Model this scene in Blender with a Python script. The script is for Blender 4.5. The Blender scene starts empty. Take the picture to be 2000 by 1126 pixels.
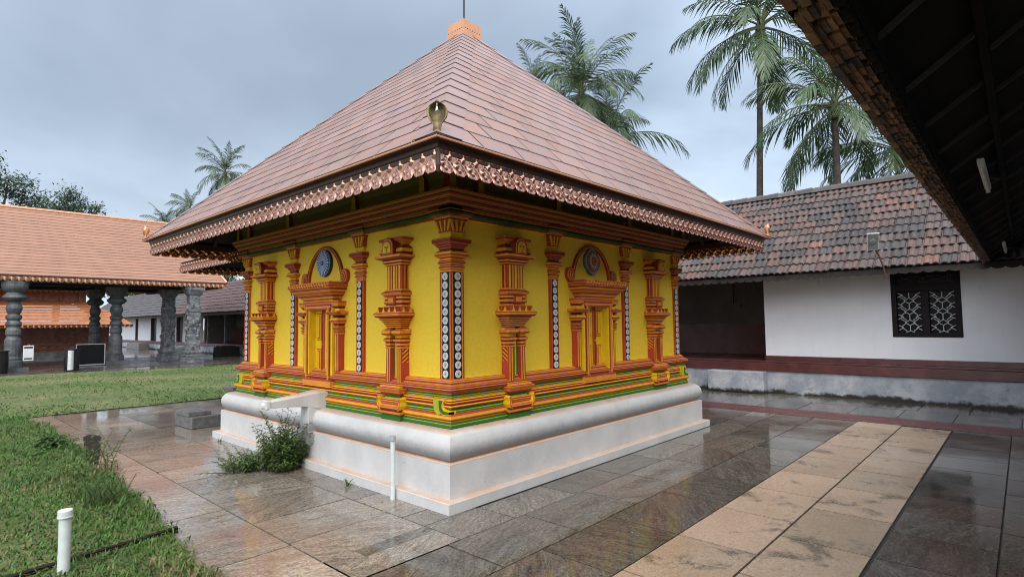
import bpy, bmesh, math, random
from mathutils import Vector, Matrix, noise
import numpy as np
R = math.radians
PI = math.pi
random.seed(7)
sc = bpy.context.scene
COL = sc.collection

# ------------------------------------------------------------------ camera
CAMX, CAMY, CAMZ = -3.1699, -3.6255, 1.6
cF = Vector((0.73810871, 0.67191374, 0.0610529))
cR = Vector((0.67368172, -0.73891608, -0.01248884))
cU = Vector((-0.03672154, -0.05034835, 0.9980564))
cam_d = bpy.data.cameras.new('camera')
cam_d.sensor_width = 36
cam_d.lens = 1096.4332 / 2000 * 36
cam_d.clip_start = 0.05
cam_d.clip_end = 2000
cam = bpy.data.objects.new('camera', cam_d)
COL.objects.link(cam)
M3 = Matrix((cR, cU, -cF)).transposed()
cam.matrix_world = Matrix.Translation((CAMX, CAMY, CAMZ)) @ M3.to_4x4()
sc.camera = cam

# ------------------------------------------------------------------ world: overcast sky
SUN_EL, SUN_AZ = R(55), R(225)          # azimuth measured from +X towards +Y (behind the viewer)
w = bpy.data.worlds.new("World")
sc.world = w
w.use_nodes = True
nt = w.node_tree
for n in list(nt.nodes): nt.nodes.remove(n)
def N(tree, typ, **kw):
    n = tree.nodes.new(typ)
    for k, v in kw.items():
        if k.startswith('i_'):
            key = k[2:]
            n.inputs[int(key) if key.isdigit() else key].default_value = v
        else: setattr(n, k, v)
    return n
def mathn(tree, op, a, b=None, clamp=False):
    n = tree.nodes.new('ShaderNodeMath'); n.operation = op; n.use_clamp = clamp
    for i, x in enumerate((a, b)):
        if x is None: continue
        if isinstance(x, (int, float)): n.inputs[i].default_value = x
        else: tree.links.new(x, n.inputs[i])
    return n.outputs[0]
def mixc(tree, f, a, b, blend='MIX'):
    n = tree.nodes.new('ShaderNodeMix'); n.data_type = 'RGBA'; n.blend_type = blend
    for i, x in ((0, f), (6, a), (7, b)):
        if isinstance(x, (int, float)): n.inputs[i].default_value = x
        elif isinstance(x, (tuple, list)): n.inputs[i].default_value = (*x[:3], 1)
        else: tree.links.new(x, n.inputs[i])
    return n.outputs[2]
def ramp(tree, fac, stops, interp='LINEAR'):
    n = tree.nodes.new('ShaderNodeValToRGB'); n.color_ramp.interpolation = interp
    while len(n.color_ramp.elements) < len(stops): n.color_ramp.elements.new(0.5)
    for e, (p, c) in zip(n.color_ramp.elements, stops):
        e.position = p
        e.color = (c, c, c, 1) if isinstance(c, (int, float)) else (*c[:3], 1)
    tree.links.new(fac, n.inputs[0])
    return n.outputs[0]
sky = N(nt, 'ShaderNodeTexSky', sky_type='NISHITA', sun_disc=False)
sky.sun_elevation = SUN_EL
sky.sun_rotation = PI / 2 - SUN_AZ
sky.air_density = 1.5; sky.dust_density = 3.0
tc = N(nt, 'ShaderNodeTexCoord')
sep = N(nt, 'ShaderNodeSeparateXYZ'); nt.links.new(tc.outputs['Generated'], sep.inputs[0])
zz = sep.outputs[2]
zc = mathn(nt, 'ADD', mathn(nt, 'MAXIMUM', zz, 0.0), 0.22)
px = mathn(nt, 'DIVIDE', sep.outputs[0], zc); py = mathn(nt, 'DIVIDE', sep.outputs[1], zc)
cmb = N(nt, 'ShaderNodeCombineXYZ'); nt.links.new(px, cmb.inputs[0]); nt.links.new(py, cmb.inputs[1])
n1 = N(nt, 'ShaderNodeTexNoise', i_Scale=0.75, i_Detail=5.0, i_Roughness=0.5, i_Distortion=0.3)
mp = N(nt, 'ShaderNodeMapping'); mp.inputs['Location'].default_value = (0.35, 0.9, 0)
nt.links.new(cmb.outputs[0], mp.inputs[0]); nt.links.new(mp.outputs[0], n1.inputs['Vector'])
cl = ramp(nt, n1.outputs[0], [(0.36, (0.235, 0.295, 0.38)), (0.5, (0.375, 0.455, 0.565)), (0.60, (0.55, 0.63, 0.73))])
# brighter toward the horizon, greyer to the upper north-west (photo's upper left)
dn = N(nt, 'ShaderNodeVectorMath', operation='DOT_PRODUCT'); nt.links.new(tc.outputs['Generated'], dn.inputs[0])
dn.inputs[1].default_value = (0.30, 0.80, 0.52)
dark = mathn(nt, 'MULTIPLY', ramp(nt, dn.outputs['Value'], [(0.86, 0.0), (0.99, 1.0)]), 0.7)
cl = mixc(nt, dark, cl, (0.19, 0.23, 0.285))
hz = ramp(nt, zz, [(0.0, 0.45), (0.28, 0.0)])
cl = mixc(nt, hz, cl, (0.52, 0.61, 0.72))
# overcast sky brightest overhead; extra glow added behind the viewer to light the walls
zen = ramp(nt, zz, [(0.45, 0.0), (0.9, 1.0)])
db = N(nt, 'ShaderNodeVectorMath', operation='DOT_PRODUCT'); nt.links.new(tc.outputs['Generated'], db.inputs[0])
db.inputs[1].default_value = (-0.57, -0.53, 0.62)
back = ramp(nt, db.outputs['Value'], [(0.35, 0.0), (0.9, 1.0)])
gain = mathn(nt, 'ADD', 1.0, mathn(nt, 'ADD', mathn(nt, 'MULTIPLY', zen, 0.6), mathn(nt, 'MULTIPLY', back, 1.9)))
gn = N(nt, 'ShaderNodeVectorMath', operation='SCALE'); nt.links.new(cl, gn.inputs[0]); nt.links.new(gain, gn.inputs['Scale'])
neut = mixc(nt, mathn(nt, 'MULTIPLY', mathn(nt, 'ADD', zen, back, True), 0.6), (1, 1, 1), (1.22, 1.0, 0.80))
cl2 = mixc(nt, 1.0, gn.outputs[0], neut, 'MULTIPLY')
skn = N(nt, 'ShaderNodeVectorMath', operation='SCALE'); nt.links.new(sky.outputs[0], skn.inputs[0]); skn.inputs['Scale'].default_value = 1.0
cls = N(nt, 'ShaderNodeVectorMath', operation='SCALE'); nt.links.new(cl2, cls.inputs[0]); cls.inputs['Scale'].default_value = 10.0
fin = mixc(nt, 0.93, skn.outputs[0], cls.outputs[0])
bg = N(nt, 'ShaderNodeBackground', i_Strength=0.1)
nt.links.new(fin, bg.inputs[0])
wo = N(nt, 'ShaderNodeOutputWorld'); nt.links.new(bg.outputs[0], wo.inputs[0])

sun_d = bpy.data.lights.new('sun', 'SUN')
sun_d.energy = 1.2; sun_d.angle = R(35); sun_d.color = (1.0, 0.95, 0.88)
sun = bpy.data.objects.new('sun', sun_d); COL.objects.link(sun)
sd = Vector((math.cos(SUN_EL) * math.cos(SUN_AZ), math.cos(SUN_EL) * math.sin(SUN_AZ), math.sin(SUN_EL)))
sun.rotation_euler = sd.to_track_quat('Z', 'Y').to_euler()
sc.view_settings.view_transform = 'Standard'
sc.view_settings.look = 'None'
sc.view_settings.exposure = 0.9
sc.view_settings.gamma = 1.0
sc.cycles.filter_width = 1.05
sc.cycles.max_bounces = 6
sc.cycles.diffuse_bounces = 3
sc.cycles.glossy_bounces = 3

# ------------------------------------------------------------------ materials
def srgb(r, g, b):
    f = lambda c: (c / 255 / 12.92) if c <= 10 else ((c / 255 + 0.055) / 1.055) ** 2.4
    return (f(r), f(g), f(b))
def newmat(name):
    m = bpy.data.materials.new(name); m.use_nodes = True
    t = m.node_tree
    b = t.nodes['Principled BSDF']
    return m, t, b
def noise_tex(t, scale, detail=4, rough=0.55, vec=None, dist=0.0, coord='Object'):
    n = t.nodes.new('ShaderNodeTexNoise')
    n.inputs['Scale'].default_value = scale; n.inputs['Detail'].default_value = detail
    n.inputs['Roughness'].default_value = rough; n.inputs['Distortion'].default_value = dist
    if vec is None:
        c = t.nodes.new('ShaderNodeTexCoord'); vec = c.outputs[coord]
    t.links.new(vec, n.inputs['Vector'])
    return n.outputs[0]
def bump(t, b, h, strength=0.3, dist=0.01):
    n = t.nodes.new('ShaderNodeBump'); n.inputs['Strength'].default_value = strength
    n.inputs['Distance'].default_value = dist
    t.links.new(h, n.inputs['Height']); t.links.new(n.outputs[0], b.inputs['Normal'])
    return n
def pmat(name, c1, c2=None, scale=6, rough=0.6, metal=0.0, bs=0.2, bscale=40, bd=0.004, attr=False, stain=None, spec=0.5, r2=None, lo=0.35, hi=0.65):
    """two-tone procedural material; attr=True multiplies by the painted colour attribute"""
    m, t, b = newmat(name)
    n = noise_tex(t, scale, 6, 0.6)
    f = ramp(t, n, [(lo, 0.0), (hi, 1.0)])
    c2 = c2 or tuple(x * 0.8 for x in c1)
    col = mixc(t, f, c1, c2)
    if attr:
        a = t.nodes.new('ShaderNodeAttribute'); a.attribute_name = 'Col'
        col = mixc(t, 1.0, col, a.outputs['Color'], 'MULTIPLY')
    if stain:
        s = noise_tex(t, stain[1], 8, 0.7, dist=0.6)
        col = mixc(t, mathn(t, 'MULTIPLY', ramp(t, s, [(stain[2], 0.0), (stain[2] + 0.15, 1.0)]), stain[3]), col, stain[0])
    t.links.new(col, b.inputs['Base Color'])
    b.inputs['Metallic'].default_value = metal
    b.inputs['Specular IOR Level'].default_value = spec
    if r2 is None: b.inputs['Roughness'].default_value = rough
    else:
        n2 = noise_tex(t, scale * 0.7, 5, 0.6, coord='Object')
        mr = ramp(t, n2, [(0.35, rough), (0.65, r2)])
        t.links.new(mr, b.inputs['Roughness'])
    if bs: bump(t, b, noise_tex(t, bscale, 5, 0.6), bs, bd)
    return m
W1 = (1, 1, 1)
M = {}
M['paint'] = pmat('shrine_paint', W1, (0.86, 0.83, 0.80), 9, 0.55, bs=0.25, bscale=60, bd=0.003, attr=True, spec=0.3)
M['ypaint'] = pmat('yellow_wall_paint', (0.88, 0.60, 0.045), (0.83, 0.545, 0.040), 38, 0.6, bs=0.5, bscale=70, bd=0.006, stain=((0.58, 0.35, 0.02), 3.2, 0.58, 0.45), spec=0.25)
M['whiteplinth'] = None
M['copper'] = None
M['valance'] = pmat('embossed_copper', (0.74, 0.40, 0.29), (0.60, 0.29, 0.20), 5, 0.20, metal=1.0, bs=0.15, bscale=30, bd=0.003)
M['fascia'] = pmat('dark_copper_fascia', (0.085, 0.036, 0.025), (0.05, 0.022, 0.016), 5, 0.4, metal=0.2, bs=0.1)
M['capcopper'] = pmat('bright_copper', (0.78, 0.40, 0.22), (0.70, 0.34, 0.19), 6, 0.42, metal=0.6, bs=0.1)
M['bronze'] = pmat('aged_bronze', (0.24, 0.18, 0.085), (0.12, 0.095, 0.05), 25, 0.5, metal=0.75, bs=0.4, bscale=90)
M['silver'] = pmat('silver_metal', (0.8, 0.8, 0.8), (0.6, 0.6, 0.6), 20, 0.3, metal=0.9, bs=0)
M['iron'] = pmat('dark_iron', (0.06, 0.075, 0.09), None, 20, 0.5, metal=0.5, bs=0)
M['underwood'] = pmat('dark_timber', (0.030, 0.020, 0.016), (0.015, 0.010, 0.009), 8, 0.75, bs=0.3)
M['soffit'] = pmat('near_black_timber', (0.012, 0.010, 0.010), (0.007, 0.006, 0.006), 8, 0.9, bs=0.3, spec=0.15)  # even near-black timber tone
M['rafter'] = pmat('rafter_timber', (0.055, 0.045, 0.045), (0.035, 0.028, 0.028), 12, 0.8, bs=0.3, spec=0.2)
M['pvc'] = pmat('weathered_pvc', (0.66, 0.70, 0.68), (0.56, 0.60, 0.58), 14, 0.4, bs=0.1, stain=((0.30, 0.28, 0.22), 30, 0.60, 0.6))
M['pvccap'] = pmat('grey_pvc_cap', (0.36, 0.38, 0.39), (0.28, 0.3, 0.3), 20, 0.45, bs=0.1)
M['granite'] = pmat('rough_granite', (0.16, 0.155, 0.15), (0.075, 0.072, 0.07), 14, 0.6, bs=0.8, bscale=30, bd=0.02, r2=0.35)
M['darkstone'] = pmat('carved_dark_stone', (0.125, 0.132, 0.14), (0.045, 0.047, 0.05), 3.5, 0.5, bs=0.7, bscale=18, bd=0.02, stain=((0.04, 0.042, 0.045), 2.5, 0.55, 0.7))
M['carvedstone'] = pmat('carved_grey_stone', (0.20, 0.21, 0.22), (0.07, 0.073, 0.077), 5, 0.6, bs=1.0, bscale=9, bd=0.06, stain=((0.05, 0.05, 0.052), 3.0, 0.52, 0.75))
M['wetstone'] = pmat('wet_dark_flagstone', (0.075, 0.07, 0.065), (0.035, 0.033, 0.031), 1.5, 0.12, r2=0.4, bs=0.2, bscale=8, bd=0.01)
M['whitewall'] = None
M['redoxide'] = pmat('red_oxide_cement', (0.135, 0.040, 0.036), (0.085, 0.026, 0.025), 4, 0.45, bs=0.2, r2=0.25, stain=((0.045, 0.025, 0.024), 6, 0.60, 0.7))
M['greyplinth'] = None
M['blackwood'] = pmat('dark_window_frame', (0.016, 0.010, 0.011), (0.010, 0.007, 0.008), 15, 0.6, bs=0.1, spec=0.2)
M['voidglass'] = pmat('dark_window_pane', (0.008, 0.008, 0.009), None, 15, 0.35, bs=0, spec=0.15)
M['grille'] = pmat('white_grille_bar', (0.62, 0.62, 0.62), (0.5, 0.5, 0.5), 25, 0.5, bs=0.1)
M['greybar'] = pmat('grey_grille_bar', (0.10, 0.10, 0.105), None, 25, 0.5, bs=0)
M['innerwall'] = pmat('dark_plaster', (0.15, 0.13, 0.12), (0.11, 0.095, 0.085), 2, 0.8, bs=0.2)  # even dark grey-brown plaster tone
M['mandroof'] = None
M['mandedge'] = pmat('copper_edge', (0.72, 0.40, 0.26), (0.55, 0.28, 0.17), 8, 0.4, metal=0.5, bs=0.1)
M['sreeroof'] = pmat('orange_copper', (0.50, 0.19, 0.075), (0.34, 0.125, 0.05), 5, 0.45, metal=0.3, bs=0.6, bscale=6, bd=0.05)
M['carvedwood'] = pmat('carved_red_timber', (0.22, 0.085, 0.05), (0.13, 0.05, 0.032), 5, 0.6, bs=0.6, bscale=12, bd=0.03)
M['trunk'] = pmat('palm_bark', (0.115, 0.095, 0.075), (0.06, 0.05, 0.042), 3, 0.85, bs=0.8, bscale=8, bd=0.05)
M['bark'] = pmat('tree_bark', (0.10, 0.08, 0.06), (0.05, 0.04, 0.035), 3, 0.85, bs=0.8, bscale=6, bd=0.05)
M['wetwood'] = pmat('wet_plank', (0.022, 0.010, 0.008), (0.010, 0.006, 0.005), 9, 0.7, bs=0.5, bscale=25, bd=0.01, spec=0.15)
M['earth'] = pmat('bare_earth', (0.085, 0.065, 0.045), (0.05, 0.04, 0.028), 2, 0.85, bs=0.6, bscale=9, bd=0.05)
M['joint'] = pmat('dark_joint_grit', (0.035, 0.028, 0.022), (0.018, 0.015, 0.012), 20, 0.6, bs=0.4)
M['rust'] = pmat('rusty_iron', (0.13, 0.05, 0.03), (0.07, 0.03, 0.022), 30, 0.7, bs=0.4)
M['lampshell'] = pmat('lamp_housing', (0.66, 0.64, 0.55), (0.5, 0.48, 0.42), 15, 0.45, bs=0.1)
M['lampglass'] = pmat('lamp_glass', (0.16, 0.17, 0.16), (0.10, 0.11, 0.10), 15, 0.15, bs=0)
M['blackplastic'] = pmat('black_plastic', (0.012, 0.012, 0.014), None, 15, 0.25, bs=0)
M['paper'] = pmat('notice_paper', (0.7, 0.7, 0.7), (0.64, 0.64, 0.64), 20, 0.5, bs=0)
M['tubewhite'] = pmat('tube_fitting_enamel', (0.75, 0.75, 0.70), (0.68, 0.68, 0.64), 10, 0.4, bs=0)

def mat_attr_leaf(name, rough=0.5, trans=0.25, spec=0.4):
    m, t, b = newmat(name)
    a = t.nodes.new('ShaderNodeAttribute'); a.attribute_name = 'Col'
    n = noise_tex(t, 2.0, 3)
    col = mixc(t, ramp(t, n, [(0.3, 0.0), (0.7, 1.0)]), a.outputs['Color'], mixc(t, 1.0, a.outputs['Color'], (0.72, 0.80, 0.7), 'MULTIPLY'))
    t.links.new(col, b.inputs['Base Color'])
    b.inputs['Roughness'].default_value = rough
    b.inputs['Specular IOR Level'].default_value = spec
    tr = t.nodes.new('ShaderNodeBsdfTranslucent'); t.links.new(col, tr.inputs[0])
    mx = t.nodes.new('ShaderNodeMixShader'); mx.inputs[0].default_value = trans
    o = t.nodes['Material Output']
    t.links.new(b.outputs[0], mx.inputs[1]); t.links.new(tr.outputs[0], mx.inputs[2]); t.links.new(mx.outputs[0], o.inputs[0])
    return m
M['leaf'] = mat_attr_leaf('leaf_green')
M['frond'] = mat_attr_leaf('palm_leaf', 0.4, 0.2, 0.5)
M['grassleaf'] = mat_attr_leaf('grass_leaf', 0.5, 0.25, 0.35)

def mk_whiteplinth():
    m, t, b = newmat('limewashed_plinth')
    tc = t.nodes.new('ShaderNodeTexCoord')
    n = noise_tex(t, 3.0, 6, 0.6)
    col = mixc(t, ramp(t, n, [(0.35, 0.0), (0.7, 1.0)]), (0.60, 0.59, 0.575), (0.50, 0.49, 0.48))
    # orange dust on upward ledges and near mouldings
    g = t.nodes.new('ShaderNodeNewGeometry'); s = t.nodes.new('ShaderNodeSeparateXYZ'); t.links.new(g.outputs['Normal'], s.inputs[0])
    pz = t.nodes.new('ShaderNodeSeparateXYZ'); t.links.new(tc.outputs['Object'], pz.inputs[0])
    n2 = noise_tex(t, 7.0, 6, 0.7)
    up = ramp(t, s.outputs[2], [(0.80, 0.0), (0.97, 1.0)])
    rust = mathn(t, 'MULTIPLY', up, ramp(t, n2, [(0.3, 0.25), (0.6, 0.9)]))
    col = mixc(t, rust, col, (0.52, 0.33, 0.215))
    line = t.nodes.new('ShaderNodeMath'); line.operation = 'COMPARE'
    t.links.new(pz.outputs[2], line.inputs[0]); line.inputs[1].default_value = 0.392; line.inputs[2].default_value = 0.014
    col = mixc(t, mathn(t, 'MULTIPLY', line.outputs[0], ramp(t, n2, [(0.3, 0.3), (0.65, 0.85)])), col, (0.56, 0.33, 0.21))
    line2 = t.nodes.new('ShaderNodeMath'); line2.operation = 'COMPARE'
    t.links.new(pz.outputs[2], line2.inputs[0]); line2.inputs[1].default_value = 0.10; line2.inputs[2].default_value = 0.03
    col = mixc(t, mathn(t, 'MULTIPLY', line2.outputs[0], ramp(t, n2, [(0.35, 0.0), (0.65, 0.25)])), col, (0.62, 0.40, 0.27))
    # grey pitted specks and grey mildew wash
    n3 = noise_tex(t, 2.2, 8, 0.75, dist=0.5)
    col = mixc(t, mathn(t, 'MULTIPLY', ramp(t, n3, [(0.52, 0.0), (0.72, 1.0)]), 0.45), col, (0.42, 0.43, 0.45))
    dz_ = mathn(t, 'MULTIPLY', mathn(t, 'SUBTRACT', 0.56, pz.outputs[2]), 5.5)
    above = mathn(t, 'GREATER_THAN', pz.outputs[2], 0.40)
    nd = noise_tex(t, 16, 8, 0.75)
    dirt = mathn(t, 'MULTIPLY', above, ramp(t, mathn(t, 'ADD', dz_, mathn(t, 'MULTIPLY', nd, 0.6)), [(0.42, 0.0), (0.95, 0.8)]))
    col = mixc(t, dirt, col, (0.22, 0.22, 0.23))
    n4 = noise_tex(t, 70, 3, 0.5)
    n5 = noise_tex(t, 4, 3, 0.5)
    sp = mathn(t, 'MULTIPLY', ramp(t, n4, [(0.66, 0.0), (0.70, 1.0)]), ramp(t, n5, [(0.5, 0.0), (0.62, 0.8)]))
    col = mixc(t, sp, col, (0.22, 0.21, 0.20))
    t.links.new(col, b.inputs['Base Color']); b.inputs['Roughness'].default_value = 0.55
    bump(t, b, noise_tex(t, 45, 6, 0.65), 0.35, 0.006)
    return m
M['whiteplinth'] = mk_whiteplinth()

def mk_whitewall():
    m, t, b = newmat('white_limewash_wall')
    n = noise_tex(t, 1.3, 6, 0.6)
    col = mixc(t, ramp(t, n, [(0.35, 0.0), (0.7, 1.0)]), (0.83, 0.83, 0.85), (0.77, 0.77, 0.80))
    s = noise_tex(t, 2.8, 9, 0.75, dist=0.8)
    col = mixc(t, mathn(t, 'MULTIPLY', ramp(t, s, [(0.63, 0.0), (0.70, 1.0)]), 0.5), col, (0.52, 0.52, 0.54))
    tc = t.nodes.new('ShaderNodeTexCoord'); pz = t.nodes.new('ShaderNodeSeparateXYZ'); t.links.new(tc.outputs['Object'], pz.inputs[0])
    mpw = t.nodes.new('ShaderNodeMapping'); mpw.inputs['Scale'].default_value = (5, 5, 0.5); t.links.new(tc.outputs['Object'], mpw.inputs[0])
    sw = noise_tex(t, 1.6, 6, 0.65, vec=mpw.outputs[0])
    col = mixc(t, mathn(t, 'MULTIPLY', ramp(t, sw, [(0.54, 0.0), (0.74, 1.0)]), 0.12), col, (0.50, 0.48, 0.46))
    b.inputs['Roughness'].default_value = 0.7
    t.links.new(col, b.inputs['Base Color'])
    bump(t, b, noise_tex(t, 25, 6, 0.65), 0.3, 0.008)
    return m
M['whitewall'] = mk_whitewall()

def mk_greyplinth():
    m, t, b = newmat('mossy_grey_plaster')
    tc = t.nodes.new('ShaderNodeTexCoord')
    n = noise_tex(t, 2.2, 6, 0.6)
    col = mixc(t, ramp(t, n, [(0.42, 0.0), (0.58, 1.0)]), (0.30, 0.32, 0.36), (0.47, 0.48, 0.50))
    nb = noise_tex(t, 1.4, 3, 0.5)
    col = mixc(t, ramp(t, nb, [(0.52, 0.0), (0.60, 0.35)]), col, (0.22, 0.25, 0.30))
    s = noise_tex(t, 5.0, 9, 0.75, dist=0.5)
    col = mixc(t, mathn(t, 'MULTIPLY', ramp(t, s, [(0.58, 0.0), (0.66, 1.0)]), 0.55), col, (0.12, 0.115, 0.105))
    pz = t.nodes.new('ShaderNodeSeparateXYZ'); t.links.new(tc.outputs['Object'], pz.inputs[0])
    s2 = noise_tex(t, 3.0, 9, 0.75)
    hgt = mathn(t, 'ADD', mathn(t, 'MULTIPLY', s2, 0.34), -0.08)
    moss = ramp(t, mathn(t, 'SUBTRACT', hgt, pz.outputs[2]), [(0.0, 0.0), (0.05, 1.0)])
    col = mixc(t, moss, col, (0.022, 0.022, 0.016))
    t.links.new(col, b.inputs['Base Color']); b.inputs['Roughness'].default_value = 0.6
    bump(t, b, noise_tex(t, 14, 8, 0.7), 0.6, 0.02)
    return m
M['greyplinth'] = mk_greyplinth()

def mk_copper():
    """thin copper roofing tiles: a pinkish film with bright blotches pressed into each tile (UV per tile)"""
    m, t, b = newmat('copper_roof_tile')
    a = t.nodes.new('ShaderNodeAttribute'); a.attribute_name = 'Col'
    uv = t.nodes.new('ShaderNodeUVMap'); uv.uv_map = 'UVMap'
    su = t.nodes.new('ShaderNodeSeparateXYZ'); t.links.new(uv.outputs[0], su.inputs[0])
    n = noise_tex(t, 20, 4, 0.6)
    band = ramp(t, su.outputs[1], [(0.12, 0.0), (0.3, 1.0), (0.62, 1.0), (0.85, 0.0)])
    blot = mathn(t, 'MULTIPLY', ramp(t, n, [(0.50, 0.0), (0.60, 1.0)]), band)
    big = noise_tex(t, 0.55, 4, 0.6)
    base = mixc(t, ramp(t, big, [(0.40, 0.0), (0.62, 1.0)]), (0.455, 0.295, 0.26), (0.44, 0.25, 0.185))
    base = mixc(t, 1.0, base, a.outputs['Color'], 'MULTIPLY')
    col = mixc(t, mathn(t, 'MULTIPLY', blot, 0.8), base, (0.60, 0.24, 0.12))
    t.links.new(col, b.inputs['Base Color'])
    b.inputs['Metallic'].default_value = 0.72
    rn = ramp(t, noise_tex(t, 3.0, 5, 0.6), [(0.3, 0.30), (0.7, 0.46)])
    t.links.new(rn, b.inputs['Roughness'])
    # embossed quatrefoil lattice
    w1 = t.nodes.new('ShaderNodeTexWave'); w1.wave_type = 'BANDS'; w1.bands_direction = 'DIAGONAL'; w1.inputs['Scale'].default_value = 9
    w1.inputs['Distortion'].default_value = 2.0
    c = t.nodes.new('ShaderNodeTexCoord'); t.links.new(c.outputs['Object'], w1.inputs['Vector'])
    h = mathn(t, 'ADD', mathn(t, 'MULTIPLY', w1.outputs[1], 0.35), mathn(t, 'MULTIPLY', noise_tex(t, 30, 4, 0.6), 0.9))
    bump(t, b, h, 0.35, 0.006)
    return m
M['copper'] = mk_copper()

def mk_mandroof():
    m, t, b = newmat('orange_copper_sheet')
    a = t.nodes.new('ShaderNodeAttribute'); a.attribute_name = 'Col'
    n = noise_tex(t, 1.5, 6, 0.6)
    col = mixc(t, ramp(t, n, [(0.3, 0.0), (0.7, 1.0)]), (0.36, 0.185, 0.12), (0.30, 0.155, 0.10))
    col = mixc(t, 1.0, col, a.outputs['Color'], 'MULTIPLY')
    n2 = noise_tex(t, 14, 5, 0.6)
    col = mixc(t, mathn(t, 'MULTIPLY', ramp(t, n2, [(0.5, 0.0), (0.7, 1.0)]), 0.3), col, (0.46, 0.25, 0.16))
    t.links.new(col, b.inputs['Base Color']); b.inputs['Metallic'].default_value = 0.25; b.inputs['Roughness'].default_value = 0.5
    bump(t, b, noise_tex(t, 9, 5, 0.6), 0.4, 0.03)
    return m
M['mandroof'] = mk_mandroof()

def mk_claytile():
    m, t, b = newmat('weathered_clay_tile')
    a = t.nodes.new('ShaderNodeAttribute'); a.attribute_name = 'Col'
    n = noise_tex(t, 9, 8, 0.7)
    col = mixc(t, ramp(t, n, [(0.42, 0.0), (0.62, 0.8)]), a.outputs['Color'], (0.075, 0.068, 0.066))
    n2 = noise_tex(t, 26, 5, 0.7)
    col = mixc(t, mathn(t, 'MULTIPLY', ramp(t, n2, [(0.58, 0.0), (0.68, 1.0)]), 0.55), col, (0.30, 0.285, 0.25))
    t.links.new(col, b.inputs['Base Color'])
    b.inputs['Roughness'].default_value = 0.65; b.inputs['Specular IOR Level'].default_value = 0.25
    bump(t, b, noise_tex(t, 30, 6, 0.7), 0.5, 0.01)
    return m
M['claytile'] = mk_claytile()

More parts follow.
